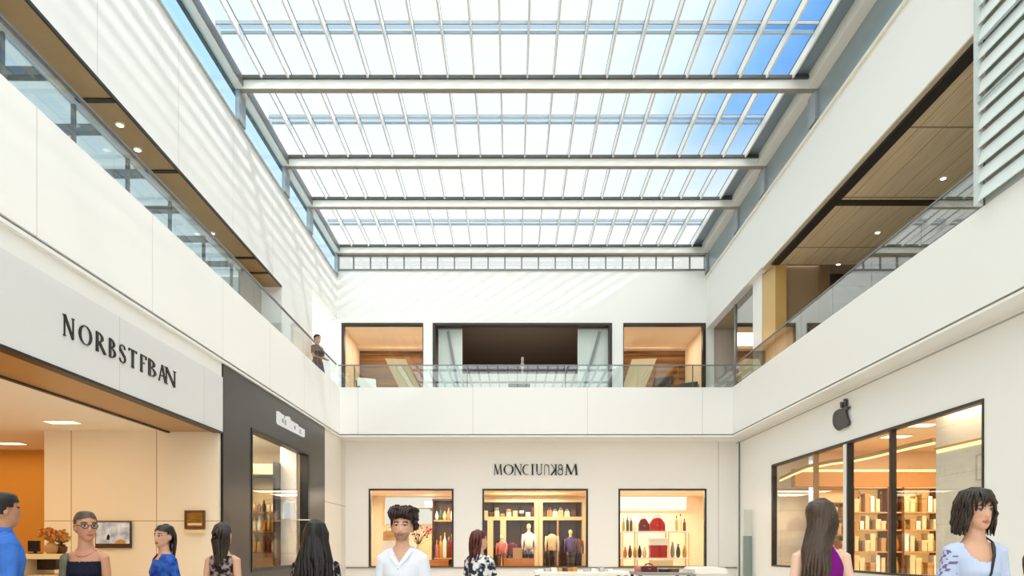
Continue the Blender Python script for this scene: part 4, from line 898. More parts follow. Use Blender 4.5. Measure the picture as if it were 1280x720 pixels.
for i, (u, y, rz, fr, cu, lab) in enumerate(((462, 22.3, .4, 'black', 'white', 'white cushioned black lounge chair behind the railing, upper left shop'), (822, 22.2, -.6, 'black', 'darkbrown', 'dark lounge chair behind the railing, left of the pair before the upper right shop'), (856, 22.9, -.5, 'black', 'black', 'black lounge chair behind the railing, right of the pair before the upper right shop'))):
    o = lounge(UX(u, y), y, FL2, rz, fr, cu, lab); o.scale = (1.1, 1.1, 1.12)
def platform(x0, x1, y0, y1, h, label):
    pass
r = empty('reflection_block', (.3, 25.2, FL2), 'long white block imitating the railing glass reflection before the wide upper hall', 'counter')  # white block stands in for the bright reflection on the railing glass
x0, x1 = UX(556, 25.2), UX(748, 25.2)
B(x0, x1, 24.8, 25.6, FL2+1.25, FL2+1.75).build('top', cm('white'), r, bevel=.01)
B(x0+.05, x1-.05, 24.9, 25.5, FL2, FL2+1.25).build('body', cm('grey'), r)
xk = UX(649, 24.6)
r = empty('host_stand', (xk, 24.5, FL2), 'black topped white host stand at the centre behind the back railing', 'stand')
B(xk-.33, xk+.33, 24.3, 24.7, FL2, FL2+1.06).build('body', cm('white'), r); B(xk-.36, xk+.36, 24.26, 24.74, FL2+1.06, FL2+1.28).build('top', cm('black'), r)
xk = UX(653, 25.1); zk = FL2+1.75
o = MB().lathe((xk, 25.1, zk), [(.09, 0), (.1, .03), (.04, .08), (.03, .2), (.06, .3), (.065, .4), (.03, .48), (.05, .56), (.035, .64), (.001, .66)], 12).build('statuette', cm('silver'), smooth='auto'); tag(o, 'slender pale statuette on the white reflection block', 'statuette')
# tilted glass door leaves of the wide hall
for ua, ub, s, lab in ((548, 578, -1, 'greenish glass leaf at the left of the wide upper hall'), (722, 760, 1, 'greenish glass leaf at the right of the wide upper hall')):
    a, b = UX(ua, 24.1), UX(ub, 24.1)
    r = empty('glass_door', ((a+b)/2, 24.1, FL2), lab, 'door', 'glass leaves of the wide upper hall')
    B(a, b, 24.09, 24.11, FL2, hz-.12).build('glass', mat('pale_green_glass', (196, 206, 198), .12, spec=.6), r)
    MB().box(a, b, 24.07, 24.13, hz-.12, hz-.09).box(a, b, 24.07, 24.13, FL2, FL2+.04).build('rail', cm('grey'), r)
    p0 = (a+.32, hz-.2) if s < 0 else (b-.28, hz-.2); p1 = (b-.12, FL2+1.0) if s < 0 else (a+.18, FL2+1.0)
    MB().prism(stroke(p0, p1, .09), lambda q, t, d: (q, 24.06-d, t), .03).build('brace', GREYMETAL, r)
# leaning glowing boards in the small shops
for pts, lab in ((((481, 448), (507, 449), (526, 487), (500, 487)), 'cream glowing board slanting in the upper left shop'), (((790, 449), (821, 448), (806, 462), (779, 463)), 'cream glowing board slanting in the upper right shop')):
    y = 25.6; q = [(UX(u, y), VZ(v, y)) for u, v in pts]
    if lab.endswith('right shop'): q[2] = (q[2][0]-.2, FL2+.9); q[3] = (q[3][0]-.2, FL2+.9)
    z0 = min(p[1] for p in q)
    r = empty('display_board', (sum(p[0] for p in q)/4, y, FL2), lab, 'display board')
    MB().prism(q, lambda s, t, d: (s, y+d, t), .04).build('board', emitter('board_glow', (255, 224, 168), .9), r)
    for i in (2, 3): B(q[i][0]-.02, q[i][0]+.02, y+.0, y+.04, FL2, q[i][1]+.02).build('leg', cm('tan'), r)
# ---------------------------------------------------------------- people
def skin_mat(name, rgb):
    m = bpy.data.materials.new(name); m.use_nodes = True; nt = m.node_tree; b = nt.nodes['Principled BSDF']
    at = nt.nodes.new('ShaderNodeAttribute'); at.attribute_name = 'tone'
    nt.links.new(at.outputs['Color'], b.inputs['Base Color']); b.inputs['Roughness'].default_value = .55
    b.inputs['Subsurface Weight'].default_value = .0; return m
def remesh(mb, name, voxel, smooth=2):
    me = mb.mesh(name+'_src'); o = bpy.data.objects.new(name+'_src', me); COL.objects.link(o)
    r = o.modifiers.new('r', 'REMESH'); r.mode = 'VOXEL'; r.voxel_size = voxel
    s = o.modifiers.new('s', 'SMOOTH'); s.factor = .5; s.iterations = smooth
    dg = bpy.context.evaluated_depsgraph_get(); ev = o.evaluated_get(dg)
    out = bpy.data.meshes.new_from_object(ev); out.name = name
    bpy.data.objects.remove(o); bpy.data.meshes.remove(me)
    for p in out.polygons: p.use_smooth = True
    return out
def lerp(a, b, t): return a+(b-a)*t
TORSO_F = [(0, 0, .80, .15, .10), (0, .005, .88, .178, .12), (0, 0, .97, .162, .11), (0, 0, 1.06, .128, .094), (0, 0, 1.16, .138, .1), (0, -.012, 1.245, .150, .122), (0, 0, 1.33, .160, .1), (0, .006, 1.385, .150, .078), (0, .008, 1.425, .095, .062), (0, .006, 1.455, .056, .054)]
TORSO_M = [(0, 0, .80, .15, .105), (0, .005, .88, .168, .118), (0, 0, .97, .16, .112), (0, 0, 1.06, .152, .108), (0, 0, 1.16, .166, .112), (0, -.006, 1.26, .184, .122), (0, 0, 1.34, .192, .112), (0, .006, 1.395, .172, .086), (0, .008, 1.435, .105, .068), (0, .006, 1.465, .064, .06)]
NECK = [(0, .006, 1.40, .062, .058), (0, .0, 1.47, .052, .053), (0, -.006, 1.53, .049, .051), (0, -.004, 1.58, .05, .052)]
HEAD = [(0, -.052, 1.497, .022, .026), (0, -.045, 1.508, .036, .042), (0, -.032, 1.53, .051, .062), (0, -.018, 1.56, .061, .08), (0, -.006, 1.595, .068, .092), (0, .002, 1.63, .073, .097), (0, .006, 1.66, .073, .096), (0, .008, 1.685, .067, .087), (0, .008, 1.705, .051, .066), (0, .008, 1.718, .028, .036)]
def head_tf(yaw, pitch=0, roll=0):
    M = Matrix.Translation((0, 0, 1.52)) @ Euler((pitch, roll, yaw), 'XYZ').to_matrix().to_4x4() @ Matrix.Translation((0, 0, -1.52))
    return M
def parts_body(mb, spec, inf=0.0, torso=True, arms=True, legs=True, head=True, hands=True, arm_len=1.0, M=None):
    male = spec.get('male'); ws = spec.get('ws', .88); T = [(cx, cy, z, rx*(ws if z < 1.43 else 1), ry*(1+ws)/2) for cx, cy, z, rx, ry in (TORSO_M if male else TORSO_F)]
    if torso: mb.loft(T, 24, inf=inf)
    sh = (.178 if male else .158)*ws
    for s, key in ((-1, 'armR'), (1, 'armL')):
        e, w = spec.get(key, ((s*.235, .02, 1.10), (s*.235, -.06, .87)))
        S0 = Vector((s*(sh-.035), .006, 1.385 if not male else 1.395)); E = Vector((e[0]*ws, e[1], e[2])); W = Vector((w[0]*ws, w[1], w[2]))
        k = (1.12 if male else .92)*(1+ws)/2
        if arms:
            pts = [S0, Vector((s*(sh+.012), .006, 1.36)), (S0+E)/2+Vector((s*.018, 0, 0)), E, (E*.6+W*.4), W]; rd = [.045*k, .053*k, .047*k, .038*k, .038*k, .026*k]
            if arm_len < 1.0:
                cut = {.5: 3, .4: 3}.get(arm_len, 4); pts = pts[:cut]; rd = rd[:cut]
                if arm_len == .5: pts.append(lerp(pts[2], E, .55)); rd.append(.047*k)
            mb.tube(pts, [q+inf for q in rd], 12)
        if hands and head:
            d = (W-E).normalized(); side = Vector((s, 0, 0)); fr = d.cross(side).normalized()
            across = fr if abs(fr.y) > .5 else Vector((0, -1, 0))
            pc = W+d*.05
            mb.tube([W-d*.01, W+d*.03, W+d*.07, W+d*.092], [.022, .033, .036, .030], 10, .55)
            n_ = d.cross(across).normalized()
            for j, (o_, ln, rr) in enumerate(((-.027, .066, .0085), (-.009, .076, .009), (.009, .070, .0088), (.027, .055, .008))):
                b0 = W+d*.085+across*o_; cur = side*-1
                mb.tube([b0-d*.015, b0+d*ln*.4+cur*.004, b0+d*ln*.75+cur*.014, b0+d*ln+cur*.028], [rr*1.1, rr*1.05, rr, rr*.8], 7)
            t0 = W+d*.03-across*.028
            mb.tube([t0, t0-across*.022+d*.022, t0-across*.030+d*.05, t0-across*.026+d*.07], [.013, .012, .0105, .008], 7)
        if legs:
            k2 = 1.0
            mb.tube([(s*.085, 0, .90), (s*.09, -.005, .68), (s*.092, -.005, .48), (s*.093, .012, .34), (s*.095, .014, .1)], [.09+inf, .076+inf, .056+inf, .054+inf, .036+inf], 12)
            if head: mb.rings([[(s*.095+a*.036, y, z) for a, z in ((-1, .0), (1, .0), (.9, h), (0, h*1.15), (-.9, h))] for y, h in ((.055, .055), (.02, .09), (-.06, .075), (-.13, .045), (-.175, .03))])
    if head:
        mb.loft(NECK, 16)
        tf = lambda p: M @ p
        mb.loft(HEAD, 22, tf)
        mb.rings([[tf(Vector(q)) for q in r] for r in ([(-.009, -.086, 1.622), (.009, -.086, 1.622), (.008, -.098, 1.622), (-.008, -.098, 1.622)], [(-.012, -.08, 1.595), (.012, -.08, 1.595), (.009, -.109, 1.594), (-.009, -.109, 1.594)], [(-.017, -.08, 1.572), (.017, -.08, 1.572), (.011, -.114, 1.574), (-.011, -.114, 1.574)], [(-.013, -.08, 1.564), (.013, -.08, 1.564), (.007, -.104, 1.565), (-.007, -.104, 1.565)])])
        mb.ball((0, -.082, 1.547), (.026, .016, .0075), 10, 6, tf); mb.ball((0, -.079, 1.537), (.022, .016, .0075), 10, 6, tf)
        mb.ball((0, -.062, 1.508), (.026, .022, .016), 10, 6, tf)
        for s in (-1, 1):
            mb.ball((s*.074, .008, 1.60), (.011, .022, .032), 8, 6, tf)
            mb.ball((s*.032, -.078, 1.636), (.024, .014, .008), 8, 6, tf)
            mb.ball((s*.031, -.079, 1.613), (.016, .010, .010), 8, 6, tf)
    return mb
def tone_attr(me, Minv, skin, spec):
    base = Vector(srgb(*skin)[:3]); brow = Vector(srgb(*spec.get('brow', (50, 34, 26)))[:3]); lip = Vector(srgb(*spec.get('lip', (178, 96, 88)))[:3])
    white = Vector((.45, .42, .39)); iris = Vector((.03, .02, .015)); stub = spec.get('stubble')
    at = me.color_attributes.new('tone', 'FLOAT_COLOR', 'POINT')
    for i, v in enumerate(me.vertices):
        c = base; p = v.co
        if p.z > 1.42:
            q = Minv @ p
            if q.y < -.045:
                ax = abs(q.x)
                e = ((ax-.031)/.017)**2+((q.z-1.612)/.0072)**2
                if e < 1: c = iris if ((ax-.031)/.0095)**2+((q.z-1.612)/.008)**2 < 1 else white
                elif e < 2.0 and q.z > 1.612: c = brow
                elif abs(q.z-(1.634+.006*(1-abs(ax-.032)/.02))) < .0055 and .012 < ax < .054: c = brow
                elif (q.x/.025)**2+((q.z-1.542)/.011)**2 < 1: c = lip if abs(q.z-1.542) > .0022 else lip*.45
                elif stub and q.z < 1.562 and q.z > 1.5: c = base.lerp(brow, stub)
                elif ((ax-.04)/.022)**2+((q.z-1.58)/.02)**2 < 1: c = base.lerp(lip, .22)
        at.data[i].color = (*c, 1)
def person(label, u, y, htop, yaw, spec, H):
    """u, y: where the head axis stands; htop: image row of the crown."""
    k = H/1.72
    M = head_tf(spec.get('hyaw', 0), spec.get('pitch', 0), spec.get('roll', 0))
    me = remesh(parts_body(MB(), spec, M=M), 'person', .0068, 2)
    tone_attr(me, M.inverted(), spec['skin'], spec); me.materials.append(skin_mat('skin', spec['skin']))
    o = bpy.data.objects.new('person', me); COL.objects.link(o)
    o.location = (UX(u, y), y, 0); o.rotation_euler = (0, 0, yaw); o.scale = (k, k, k); WORLD[o.name] = (0, 0, 0)
    tag(o, label, 'person')
    def child(name, me_, m):
        c = bpy.data.objects.new(name, me_); me_.materials.clear(); me_.materials.append(m); COL.objects.link(c); c.parent = o; return c
    o['_'] = 0; del o['_']
    return o, child, M
def garment(spec, keep, inf=.012, voxel=.0085, smooth=3, extra=None, **kw):
    mb = parts_body(MB(), spec, inf=inf, head=False, hands=False, **kw)
    if extra: extra(mb)
    me = remesh(mb, 'garment', voxel, smooth)
    bm = bmesh.new(); bm.from_mesh(me)
    dead = [f for f in bm.faces if not keep(f.calc_center_median())]
    bmesh.ops.delete(bm, geom=dead, context='FACES')
    bm.to_mesh(me); bm.free(); return me
def hair_mesh(M, keep, inf=.013, locks=(), lobes=()):
    """cap over the skull, then separate tapered locks: (points, radii)."""
    mb = MB()
    secs = [(a, b+.004, c+(.010 if c > 1.69 else 0), d, e) for a, b, c, d, e in HEAD if c > 1.52]
    mb.loft(secs, 26, lambda p: M @ p, inf=inf)
    for c, r in lobes: mb.ball(c, r, 16, 10, lambda p: M @ p)
    me = remesh(mb, 'hair', .007, 2); Mi = M.inverted()
    bm = bmesh.new(); bm.from_mesh(me)
    bmesh.ops.delete(bm, geom=[f for f in bm.faces if not keep(Mi @ f.calc_center_median())], context='FACES')
    if locks:
        lb = MB()
        for pts, rd in locks: lb.tube(pts, rd, 6)
        tmp = lb.mesh('locks'); bm.from_mesh(tmp)
    for f in bm.faces: f.smooth = True
    bm.to_mesh(me); bm.free(); return me
def hairline(p, line=1.672, half=.060, side=.01):     # False inside the face opening
    if p.y < -.02 and p.z < line-.25*abs(p.x) and abs(p.x) < half+.02: return False
    if p.y < side and p.z < 1.628: return False
    return p.z > 1.535
def long_locks(M, n, zend, spread, back=.0, dx=0.0, front=False, seed=1, r0=.016, wav=.0, a0=None, a1=None):
    rr = random.Random(seed); out = []
    yawM = M
    for i in range(n):
        t = (i+.5)/n
        a = lerp(a0 if a0 is not None else -.05*PI, a1 if a1 is not None else 1.05*PI, t)       # 0 = right ear, pi/2 = back, pi = left ear
        for ring in range(3):
            ja = a+rr.uniform(-.08, .08); z_end = zend+rr.uniform(-.03, .05)+.02*ring
            q = [Vector((.02*math.cos(ja), .01+.02*math.sin(ja), 1.733-.004*ring)), Vector((.062*math.cos(ja), .008+.08*math.sin(ja), 1.70)), Vector((.088*math.cos(ja), .006+.110*math.sin(ja), 1.63)), Vector((.090*math.cos(ja), .012+.108*math.sin(ja), 1.56))]
            q = [M @ p for p in q]
            base = q[-1]; b2 = M @ Vector((math.cos(ja)*spread, .03+back+.085*math.sin(ja), 1.40)); b3 = M @ Vector((math.cos(ja)*spread*1.05*(1-.05*ring), .05+back+.085*math.sin(ja), z_end))
            m1 = (base+b2)/2
            b2.x += dx*.7; b3.x += dx; m1 = (base+b2)/2
            pts = q+[m1, Vector((b2.x, b2.y, 1.40))]
            if z_end < 1.33: pts += [Vector(((b2.x+b3.x)/2+rr.uniform(-wav, wav), (b2.y+b3.y)/2+rr.uniform(-wav, wav), (1.40+z_end)/2)), Vector((b3.x+rr.uniform(-.01, .01), b3.y, z_end))]
            n_ = len(pts); rd = [r0*.7]+[r0]*(n_-3)+[r0*.8, r0*.25]
            out.append((pts, rd))
    return out
def fabric(name, rgb, noise=.10, sc_=30, rgb2=None, pos=(.35, .65), rough=.8):
    m = mat(name, rgb, rough, noise=noise, nscale=sc_, rgb2=rgb2, spec=.15)
    for nd in m.node_tree.nodes:
        if nd.type == 'VALTORGB': nd.color_ramp.elements[0].position, nd.color_ramp.elements[1].position = pos
    return m
HAIR_BLK = mat('black_hair', (20, 17, 16), .42, noise=.4, nscale=40, stretch=(6, 6, .4))
HAIR_BRN = mat('dark_brown_hair', (52, 40, 32), .42, noise=.4, nscale=40, stretch=(6, 6, .4))
HAIR_BRN2 = mat('brown_hair', (74, 58, 46), .42, noise=.4, nscale=40, stretch=(6, 6, .4))
JEANS = fabric('blue_denim', (52, 64, 92), .2, 60)
DARKTR = fabric('dark_trousers', (40, 38, 42), .15, 40)
def lower(child, spec, m, name='trousers'):
    child(name, garment(spec, lambda p: p.z < 1.0, .014, arms=False), m)
def skirt(child, m, name, zt=1.0, zb=.52, w=.24):
    mb = MB().loft([(0, 0, zb, w, w*.8), (0, 0, .70, w*.94, w*.72), (0, .004, .88, .196, .138), (0, 0, .97, .178, .125), (0, 0, zt, .15, .11)], 24)
    me = mb.mesh(name); [setattr(p, 'use_smooth', True) for p in me.polygons]; child(name, me, m)
SK1, SK2, SK3 = (206, 160, 132), (184, 134, 104), (224, 186, 164)
# 1 man at the left edge
sp_ = dict(male=True, skin=SK2, hyaw=.10, pitch=.05)
o, ch, M = person('person in a bright blue shirt with dark short hair, cut by the left edge', 3, 5.3, 617, math.radians(138), sp_, 1.835)
ch('hair', hair_mesh(M, lambda p: (hairline(p, 1.68) and p.z > 1.575) , .014, lobes=[((0, .0, 1.70), (.066, .085, .034))]), HAIR_BLK)
SHB = fabric('bright_blue_shirt', (70, 124, 216), .3, 9)
ch('shirt', garment(sp_, lambda p: p.z > .86 and not (p.z > 1.455) and not (abs(p.x) < .05 and p.y < -.03 and p.z > 1.40), .016, legs=False), SHB)
ch('collar', (lambda mb: mb.mesh('collar'))(MB().rings([[(r*math.cos(t), .008+r*.95*math.sin(t), z) for t in [i*2*PI/24+.35-PI/2+.0 for i in range(22)]] for r, z in ((.078, 1.435), (.072, 1.475), (.066, 1.49), (.060, 1.475), (.062, 1.44))], cap=False, closed=False)), SHB)
lower(ch, sp_, DARKTR)
# 2 woman in navy
sp_ = dict(ws=.76, skin=SK2, hyaw=.72, armR=((-.225, .02, 1.10), (-.215, -.04, .88)), armL=((.225, .02, 1.10), (.215, -.04, .88)), roll=0.0)
o, ch, M = person('person in a strapless navy dress with cropped hair looking right', 107, 5.6, 641, math.radians(6), sp_, 1.715)
ch('hair', hair_mesh(M, lambda p: hairline(p, 1.678) and p.z > 1.56, .007), mat('cropped_hair', (84, 66, 56), .5, noise=.3, nscale=60))
NAVY = fabric('navy_dress', (24, 27, 44), .2, 12)
ch('dress', garment(sp_, lambda p: p.z > .8 and p.z < 1.335+.15*abs(p.x)*.3, .014, legs=False, arms=False), NAVY)
skirt(ch, NAVY, 'skirt')
def glasses(M):
    mb = MB()
    for s in (-1, 1):
        c = Vector((s*.034, -.100, 1.610)); pts = [M @ (c+Vector((.024*math.cos(t), .0+.002*abs(math.cos(t)), .018*math.sin(t)))) for t in [i*2*PI/14 for i in range(15)]]
        mb.tube(pts, .0028, 5)
        mb.tube([M @ Vector((s*.058, -.098, 1.614)), M @ Vector((s*.078, -.05, 1.615)), M @ Vector((s*.084, .01, 1.612))], .0025, 5)
    mb.tube([M @ Vector((-.010, -.102, 1.614)), M @ Vector((.010, -.102, 1.614))], .0026, 5)
    return mb.mesh('glasses')
ch('glasses', glasses(M), cm('black'))
ch('cardigan', garment(sp_, lambda p: p.x < -.105 and .95 < p.z < 1.40, .017, legs=False), fabric('grey_olive_knit', (120, 116, 96), .2, 30))
mb = MB(); mb.tube([(.072*math.cos(t), .004-.075*math.sin(t) if math.sin(t) > 0 else .004-.055*math.sin(t), 1.425-.045*max(0, math.sin(t))) for t in [i*2*PI/24 for i in range(25)]], .007, 6)
ch('necklace', mb.mesh('necklace'), cm('rose'))
# 3 woman in blue dress
sp_ = dict(skin=SK1, hyaw=.35, armR=((-.2, -.03, 1.12), (-.12, -.2, 1.06)), armL=((.215, .05, 1.11), (.2, -.06, .9)))
o, ch, M = person('person in a bright blue top with dark tied hair, second from the plaque side', 205, 7.1, 657, math.radians(-42), sp_, 1.655)
o['label'] = 'person in a patterned bright blue top under the framed plaque wall'
lk = long_locks(M, 7, 1.42, .07, .0, seed=3, r0=.014, a0=.1*PI, a1=.9*PI)
ch('hair', hair_mesh(M, lambda p: hairline(p, 1.675), .013, lk), HAIR_BRN)
ch('blouse', garment(sp_, lambda p: p.z > .82 and not (p.z > 1.43) and not (abs(p.x) < .06 and p.y < 0 and p.z > 1.37-.0), .016, legs=False, arm_len=.5), fabric('royal_blue_print', (60, 108, 200), .3, 14, (22, 50, 130)))
skirt(ch, fabric('royal_blue_skirt', (44, 84, 170), .3, 14), 'skirt')
# 4 woman from behind, patterned top
sp_ = dict(ws=.8, skin=SK1, armR=((-.225, .03, 1.10), (-.25, -.02, .87)), armL=((.22, .03, 1.10), (.235, -.02, .87)))
o, ch, M = person('person seen from behind in a sleeveless dark patterned top beside the charcoal shopfront', 279, 6.9, 655, PI-.1, sp_, 1.665)
lk = long_locks(M, 9, 1.30, .062, -.015, seed=4, r0=.014, a0=.08*PI, a1=.92*PI)
ch('hair', hair_mesh(M, lambda p: hairline(p, 1.675), .010, lk), HAIR_BRN)
ch('top', garment(sp_, lambda p: p.z > .84 and p.z < 1.405+.0 and (abs(p.x) < .135 or p.z < 1.26) and not (p.y < 0 and p.z > 1.36 and abs(p.x) < .06) and (abs(p.x) > .07 or p.z < 1.39), .013, legs=False, arms=False), fabric('dark_leaf_print', (150, 134, 128), .3, 22, (34, 26, 28), (.46, .6)))
lower(ch, sp_, DARKTR)
# 5 woman with long black hair
sp_ = dict(ws=.82, skin=SK1, armR=((-.235, .0, 1.10), (-.275, -.1, .90)), armL=((.235, .0, 1.10), (.275, -.12, .93)))
o, ch, M = person('person seen from behind with very long black hair below the shopfront edge', 395, 5.7, 653, PI, sp_, 1.64)
lk = long_locks(M, 15, 1.13, .135, .02, seed=5, r0=.02, wav=.02, a0=-.1*PI, a1=1.1*PI)
ch('hair', hair_mesh(M, lambda p: hairline(p, 1.675), .016, lk), HAIR_BLK)
ch('dress', garment(sp_, lambda p: p.z > .8 and p.z < 1.40 and not (abs(p.x) < .06 and p.z > 1.36), .014, legs=False, arm_len=.4), fabric('black_white_print', (196, 190, 190), .3, 18, (26, 24, 28), (.5, .62)))
skirt(ch, fabric('black_skirt', (30, 28, 32), .2, 20), 'skirt')
def TUFTS(M):
    rr = random.Random(66); out = []
    for i in range(46):
        t = rr.uniform(-PI*.95, PI*.05) if i < 30 else rr.uniform(-.6, PI+.6); r = rr.uniform(.25, 1)
        p = Vector((.088*r*math.cos(t), -.01+.09*r*math.sin(t), 1.745-.03*r*r)); dvec = Vector((math.cos(t)*.6+rr.uniform(-.5, .5), math.sin(t)*.6+rr.uniform(-.5, .3), rr.uniform(.1, .9))).normalized()
        out.append(([M @ p, M @ (p+dvec*.016), M @ (p+dvec*.03+Vector((.008, -.004, 0))), M @ (p+dvec*.036+Vector((.02, -.006, -.008)))], [.016, .015, .010, .002]))
    for i in range(18):
        z = rr.uniform(1.60, 1.73); p = Vector((.088, rr.uniform(-.03, .05), z)); dvec = Vector((1, rr.uniform(-.5, .3), rr.uniform(-.5, .5))).normalized()
        out.append(([M @ p, M @ (p+dvec*.02), M @ (p+dvec*.034+Vector((0, 0, -.006)))], [.016, .014, .002]))
    return out
# 6 man in white shirt
sp_ = dict(male=True, ws=.68, skin=SK1, hyaw=.06, roll=0.0, pitch=-.04, brow=(40, 26, 20), stubble=.55, lip=(150, 92, 80), armR=((-.262, .03, 1.12), (-.27, -.03, .88)), armL=((.262, .03, 1.12), (.268, -.03, .88)))
o, ch, M = person('person in a white short sleeved shirt with big dark hair facing the camera', 503, 5.3, 634, math.radians(-4), sp_, 1.705)
ch('hair', hair_mesh(M, lambda p: hairline(p, 1.668, .056, -.01) and p.z > 1.57, .016, lobes=[((-.01, -.035, 1.712), (.085, .075, .046)), ((.055, .01, 1.70), (.062, .07, .062)), ((.082, .01, 1.635), (.030, .05, .06)), ((-.06, -.02, 1.69), (.04, .06, .045))], locks=[([M @ Vector((x, -.02, 1.73)), M @ Vector((x*1.1, -.085, 1.735)), M @ Vector((x*1.15-.01, -.115, 1.70)), M @ Vector((x*1.1-.014, -.114, 1.672))], [.016, .02, .016, .005]) for x in (-.06, -.042, -.024, -.006, .012, .03, .05)]+TUFTS(M)), mat('dark_wavy_hair', (44, 26, 20), .45, noise=.4, nscale=40))
WSH = fabric('white_cotton', (216, 222, 232), .05, 8)
ch('shirt', garment(sp_, lambda p: p.z > .84 and not p.z > 1.452 and not (p.y < 0 and p.z > 1.345 and abs(p.x) < (p.z-1.345)*.62), .018, legs=False, arm_len=.5), WSH)
mb = MB()
for s in (-1, 1):
    mb.rings([[(s*.008, -.128, 1.335), (s*.018, -.130, 1.325), (s*.014, -.122, 1.33)], [(s*.04, -.105, 1.40), (s*.066, -.108, 1.385), (s*.056, -.098, 1.39)], [(s*.066, -.03, 1.455), (s*.092, -.035, 1.44), (s*.082, -.025, 1.44)], [(s*.06, .05, 1.475), (s*.085, .05, 1.455), (s*.075, .05, 1.455)]])
ch('collar', mb.mesh('collar'), WSH)
mb = MB()
for z in (1.30, 1.22, 1.14, 1.06): mb.ball((0.0, -.142+(.012 if z < 1.2 else 0), z), (.006, .004, .006), 8, 6)
ch('buttons', mb.mesh('buttons'), cm('silver'))
lower(ch, sp_, JEANS)
# 7 woman by the middle window
sp_ = dict(ws=.84, skin=SK1, hyaw=-.5, armR=((-.22, -.04, 1.12), (-.13, -.22, 1.08)), armL=((.22, -.02, 1.12), (.14, -.2, 1.06)))
o, ch, M = person('person in a black and white patterned dress before the middle back window', 599, 8.2, 664, math.radians(150), sp_, 1.625)
lk = long_locks(M, 8, 1.33, .075, .0, seed=7, r0=.015, wav=.02, a0=0, a1=PI)
ch('hair', hair_mesh(M, lambda p: hairline(p, 1.675), .014, lk), mat('auburn_hair', (96, 42, 38), .45, noise=.5, nscale=40))
PRB = fabric('monochrome_floral', (222, 224, 226), .3, 16, (44, 50, 62), (.46, .54))
ch('dress', garment(sp_, lambda p: p.z > .8 and p.z < 1.44 and not (p.y < 0 and abs(p.x) < .05 and p.z > 1.38), .018, legs=False, arm_len=.5), PRB)
skirt(ch, PRB, 'skirt', w=.25)
# 8 woman in purple
sp_ = dict(ws=.86, skin=SK3, hyaw=-.85, pitch=.03, armR=((-.235, .01, 1.10), (-.25, -.05, .87)), armL=((.235, .02, 1.10), (.25, -.05, .87)))
o, ch, M = person('person in a purple halter top with long dark hair, back turned', 1026, 4.75, 627, math.radians(182), sp_, 1.745)
Ml = head_tf(-.25)
lk = long_locks(Ml, 15, 1.13, .082, .03, dx=.075, seed=8, r0=.017, wav=.018, a0=.12*PI, a1=1.1*PI)
ch('hair', hair_mesh(M, lambda p: hairline(p, 1.675, .06, -.0), .016, lk), HAIR_BRN2)
PUR = fabric('purple_jersey', (122, 18, 124), .12, 10)
ch('top', garment(sp_, lambda p: p.z > .8 and p.z < 1.43 and (abs(p.x) < .155-.55*max(0, p.z-1.24)) , .013, legs=False, arms=False), PUR)
lower(ch, sp_, DARKTR)
# 9 woman in pale blue tee
sp_ = dict(ws=.74, skin=SK1, hyaw=.1, pitch=.06, armR=((-.24, .03, 1.11), (-.25, -.03, .87)), armL=((.24, .03, 1.11), (.25, -.03, .87)))
o, ch, M = person('person in a pale blue tee with wavy dark bob and crossbody strap', 1219, 4.45, 613, math.radians(-3), sp_, 1.79)
lk = []
rr = random.Random(9)
for i in range(40):
    a = lerp(-.2*PI, 1.2*PI, i/39)
    for ring in range(3):
        ja = a+rr.uniform(-.06, .06); w_ = lambda: rr.uniform(-.014, .014); ze = rr.uniform(1.455, 1.50)
        lk.append(([M @ Vector(p) for p in ((.02*math.cos(ja), .01, 1.738), (.07*math.cos(ja), .008+.085*math.sin(ja), 1.712), (.088*math.cos(ja)+w_(), .008+.108*math.sin(ja), 1.65), (.086*math.cos(ja)+w_(), .012+.11*math.sin(ja)+w_(), 1.59), (.093*math.cos(ja)+w_(), .016+.11*math.sin(ja)+w_(), 1.53), (.10*math.cos(ja)+w_(), .02+.10*math.sin(ja), ze))], [.010, .013, .012, .012, .011, .003]))
for i in range(22):
    t = -PI/2+lerp(-.95, .95, i/21)+rr.uniform(-.03, .03); g_ = abs(t+PI/2-.12); zb = 1.668-.055*min(1, g_/.7)-.02*rr.random(); t2 = t+rr.uniform(-.12, .12)
    lk.append(([M @ Vector(p) for p in ((.01*math.cos(t), -.005, 1.738), (.06*math.cos(t), .006+.085*math.sin(t), 1.722), (.078*math.cos(t2), .004+.108*math.sin(t2), 1.69), (.079*math.cos(t2), .002+.109*math.sin(t2), zb))], [.008, .010, .008, .002]))
ch('hair', hair_mesh(M, lambda p: hairline(p, 1.668, .052, .0), .018, lk), HAIR_BRN)
TEE = fabric('pale_blue_jersey', (184, 198, 226), .06, 8)
tee = ch('tee', garment(sp_, lambda p: p.z > .82 and p.z < 1.415 and not (p.y < .0 and (p.x/.088)**2+((p.z-1.405)/.105)**2 < 1), .016, legs=False, arm_len=.5), TEE)
tee.data.materials.append(mat('violet_print', (112, 92, 138), .7))
for p in tee.data.polygons:
    c_ = p.center
    if c_.x < -.125 and 1.17 < c_.z < 1.37 and math.sin(c_.z*150+2)*math.sin(c_.y*170+c_.z*40)+.5*math.sin(c_.z*67+c_.y*90) > .35: p.material_index = 1
mb = MB()
zst = [(.066, .02, 1.452), (.064, -.058, 1.42), (.045, -.108, 1.34), (.012, -.138, 1.24), (-.03, -.134, 1.13), (-.085, -.112, 1.03), (-.12, -.07, .95)]
mb.tube(zst, .0085, 6, .5); ch('bag_strap', mb.mesh('bag_strap'), cm('black'))
lower(ch, sp_, JEANS)
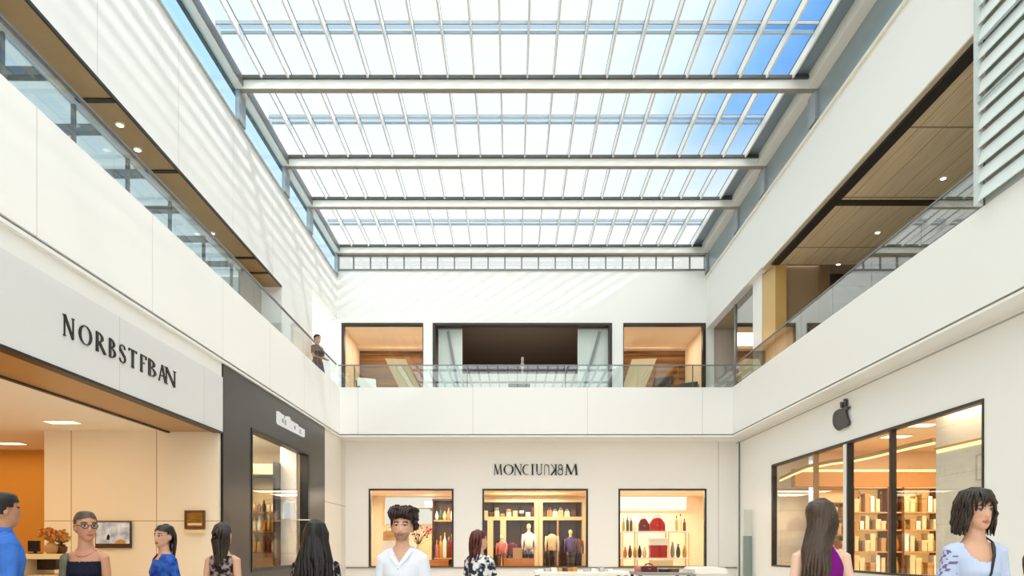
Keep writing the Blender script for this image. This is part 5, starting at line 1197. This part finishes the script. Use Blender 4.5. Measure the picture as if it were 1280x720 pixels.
# 10 child at the right edge
sp_ = dict(skin=SK1, hyaw=-.3)
o, ch, M = person('small person with brown hair and dark top, cut by the right edge', 1293, 6.0, 685, math.radians(-30), sp_, 1.42)
lk = long_locks(M, 9, 1.36, .08, 0, seed=10, r0=.016)
ch('hair', hair_mesh(M, lambda p: hairline(p), .014, lk), HAIR_BRN2)
ch('top', garment(sp_, lambda p: p.z > .82 and p.z < 1.42, .016, legs=False, arm_len=.5), fabric('dark_green_knit', (58, 62, 56), .2, 30))
lower(ch, sp_, DARKTR)
# 11 person on the upper gallery
sp_ = dict(skin=SK1, armR=((-.22, -.03, 1.12), (-.16, -.2, 1.05)), armL=((.22, -.03, 1.12), (.16, -.2, 1.05)))
o, ch, M = person('person in a grey brown dress behind the upper left glass railing', 396.5, 19.5, 402, math.radians(60), sp_, 1.78)
o.location = (-5.5, 20.35, FL2)
ch('hair', hair_mesh(M, lambda p: hairline(p) and p.z > 1.56, .014), HAIR_BLK)
GD = fabric('grey_brown_dress', (96, 88, 86), .2, 20)
ch('dress', garment(sp_, lambda p: p.z > .8 and p.z < 1.43, .018, legs=False, arm_len=.5), GD)
skirt(ch, GD, 'skirt')

# ---------------------------------------------------------------- groups of repeats
PHRASE = dict(vase='vases', bottle='bottles', gift_box='boxes', handbag='handbags', folded_garment='folded garments', mannequin='mannequins', display_plinth='plinths',
              flower_arrangement='flower arrangements', display_table='display tables', light_strip='light strips', light_box='light boxes', shelving_unit='shelving units',
              display_cabinet='display cabinets', bay_shelving='shelving bays', person='people', display_board='slanting boards', store_sign='shop signs')
bpy.context.view_layer.update()
for o in COL.objects:
    if o.parent is None and o.get('label') and not o.get('group') and o.get('kind') != 'structure':
        nm = o.name.split('.')[0]
        if nm not in PHRASE: continue
        x, y, z = o.location
        if nm == 'store_sign': zone = 'on the shop fronts'
        elif z > 4.6: zone = 'on the upper level'
        elif nm == 'person' or (-5.06 < x < 6.86 and y < 21.9): zone = 'in the hall'
        elif x < -5.06 and y < 12.6: zone = 'in the left shop'
        elif x < -5.06 and y < 20: zone = 'in the charcoal shop window'
        elif x > 6.86 and y < 20: zone = 'in the right shop'
        else: zone = 'in the %s back window' % ('left' if x < -1.5 else 'middle' if x < 2.7 else 'right')
        o['group'] = PHRASE[nm]+' '+zone
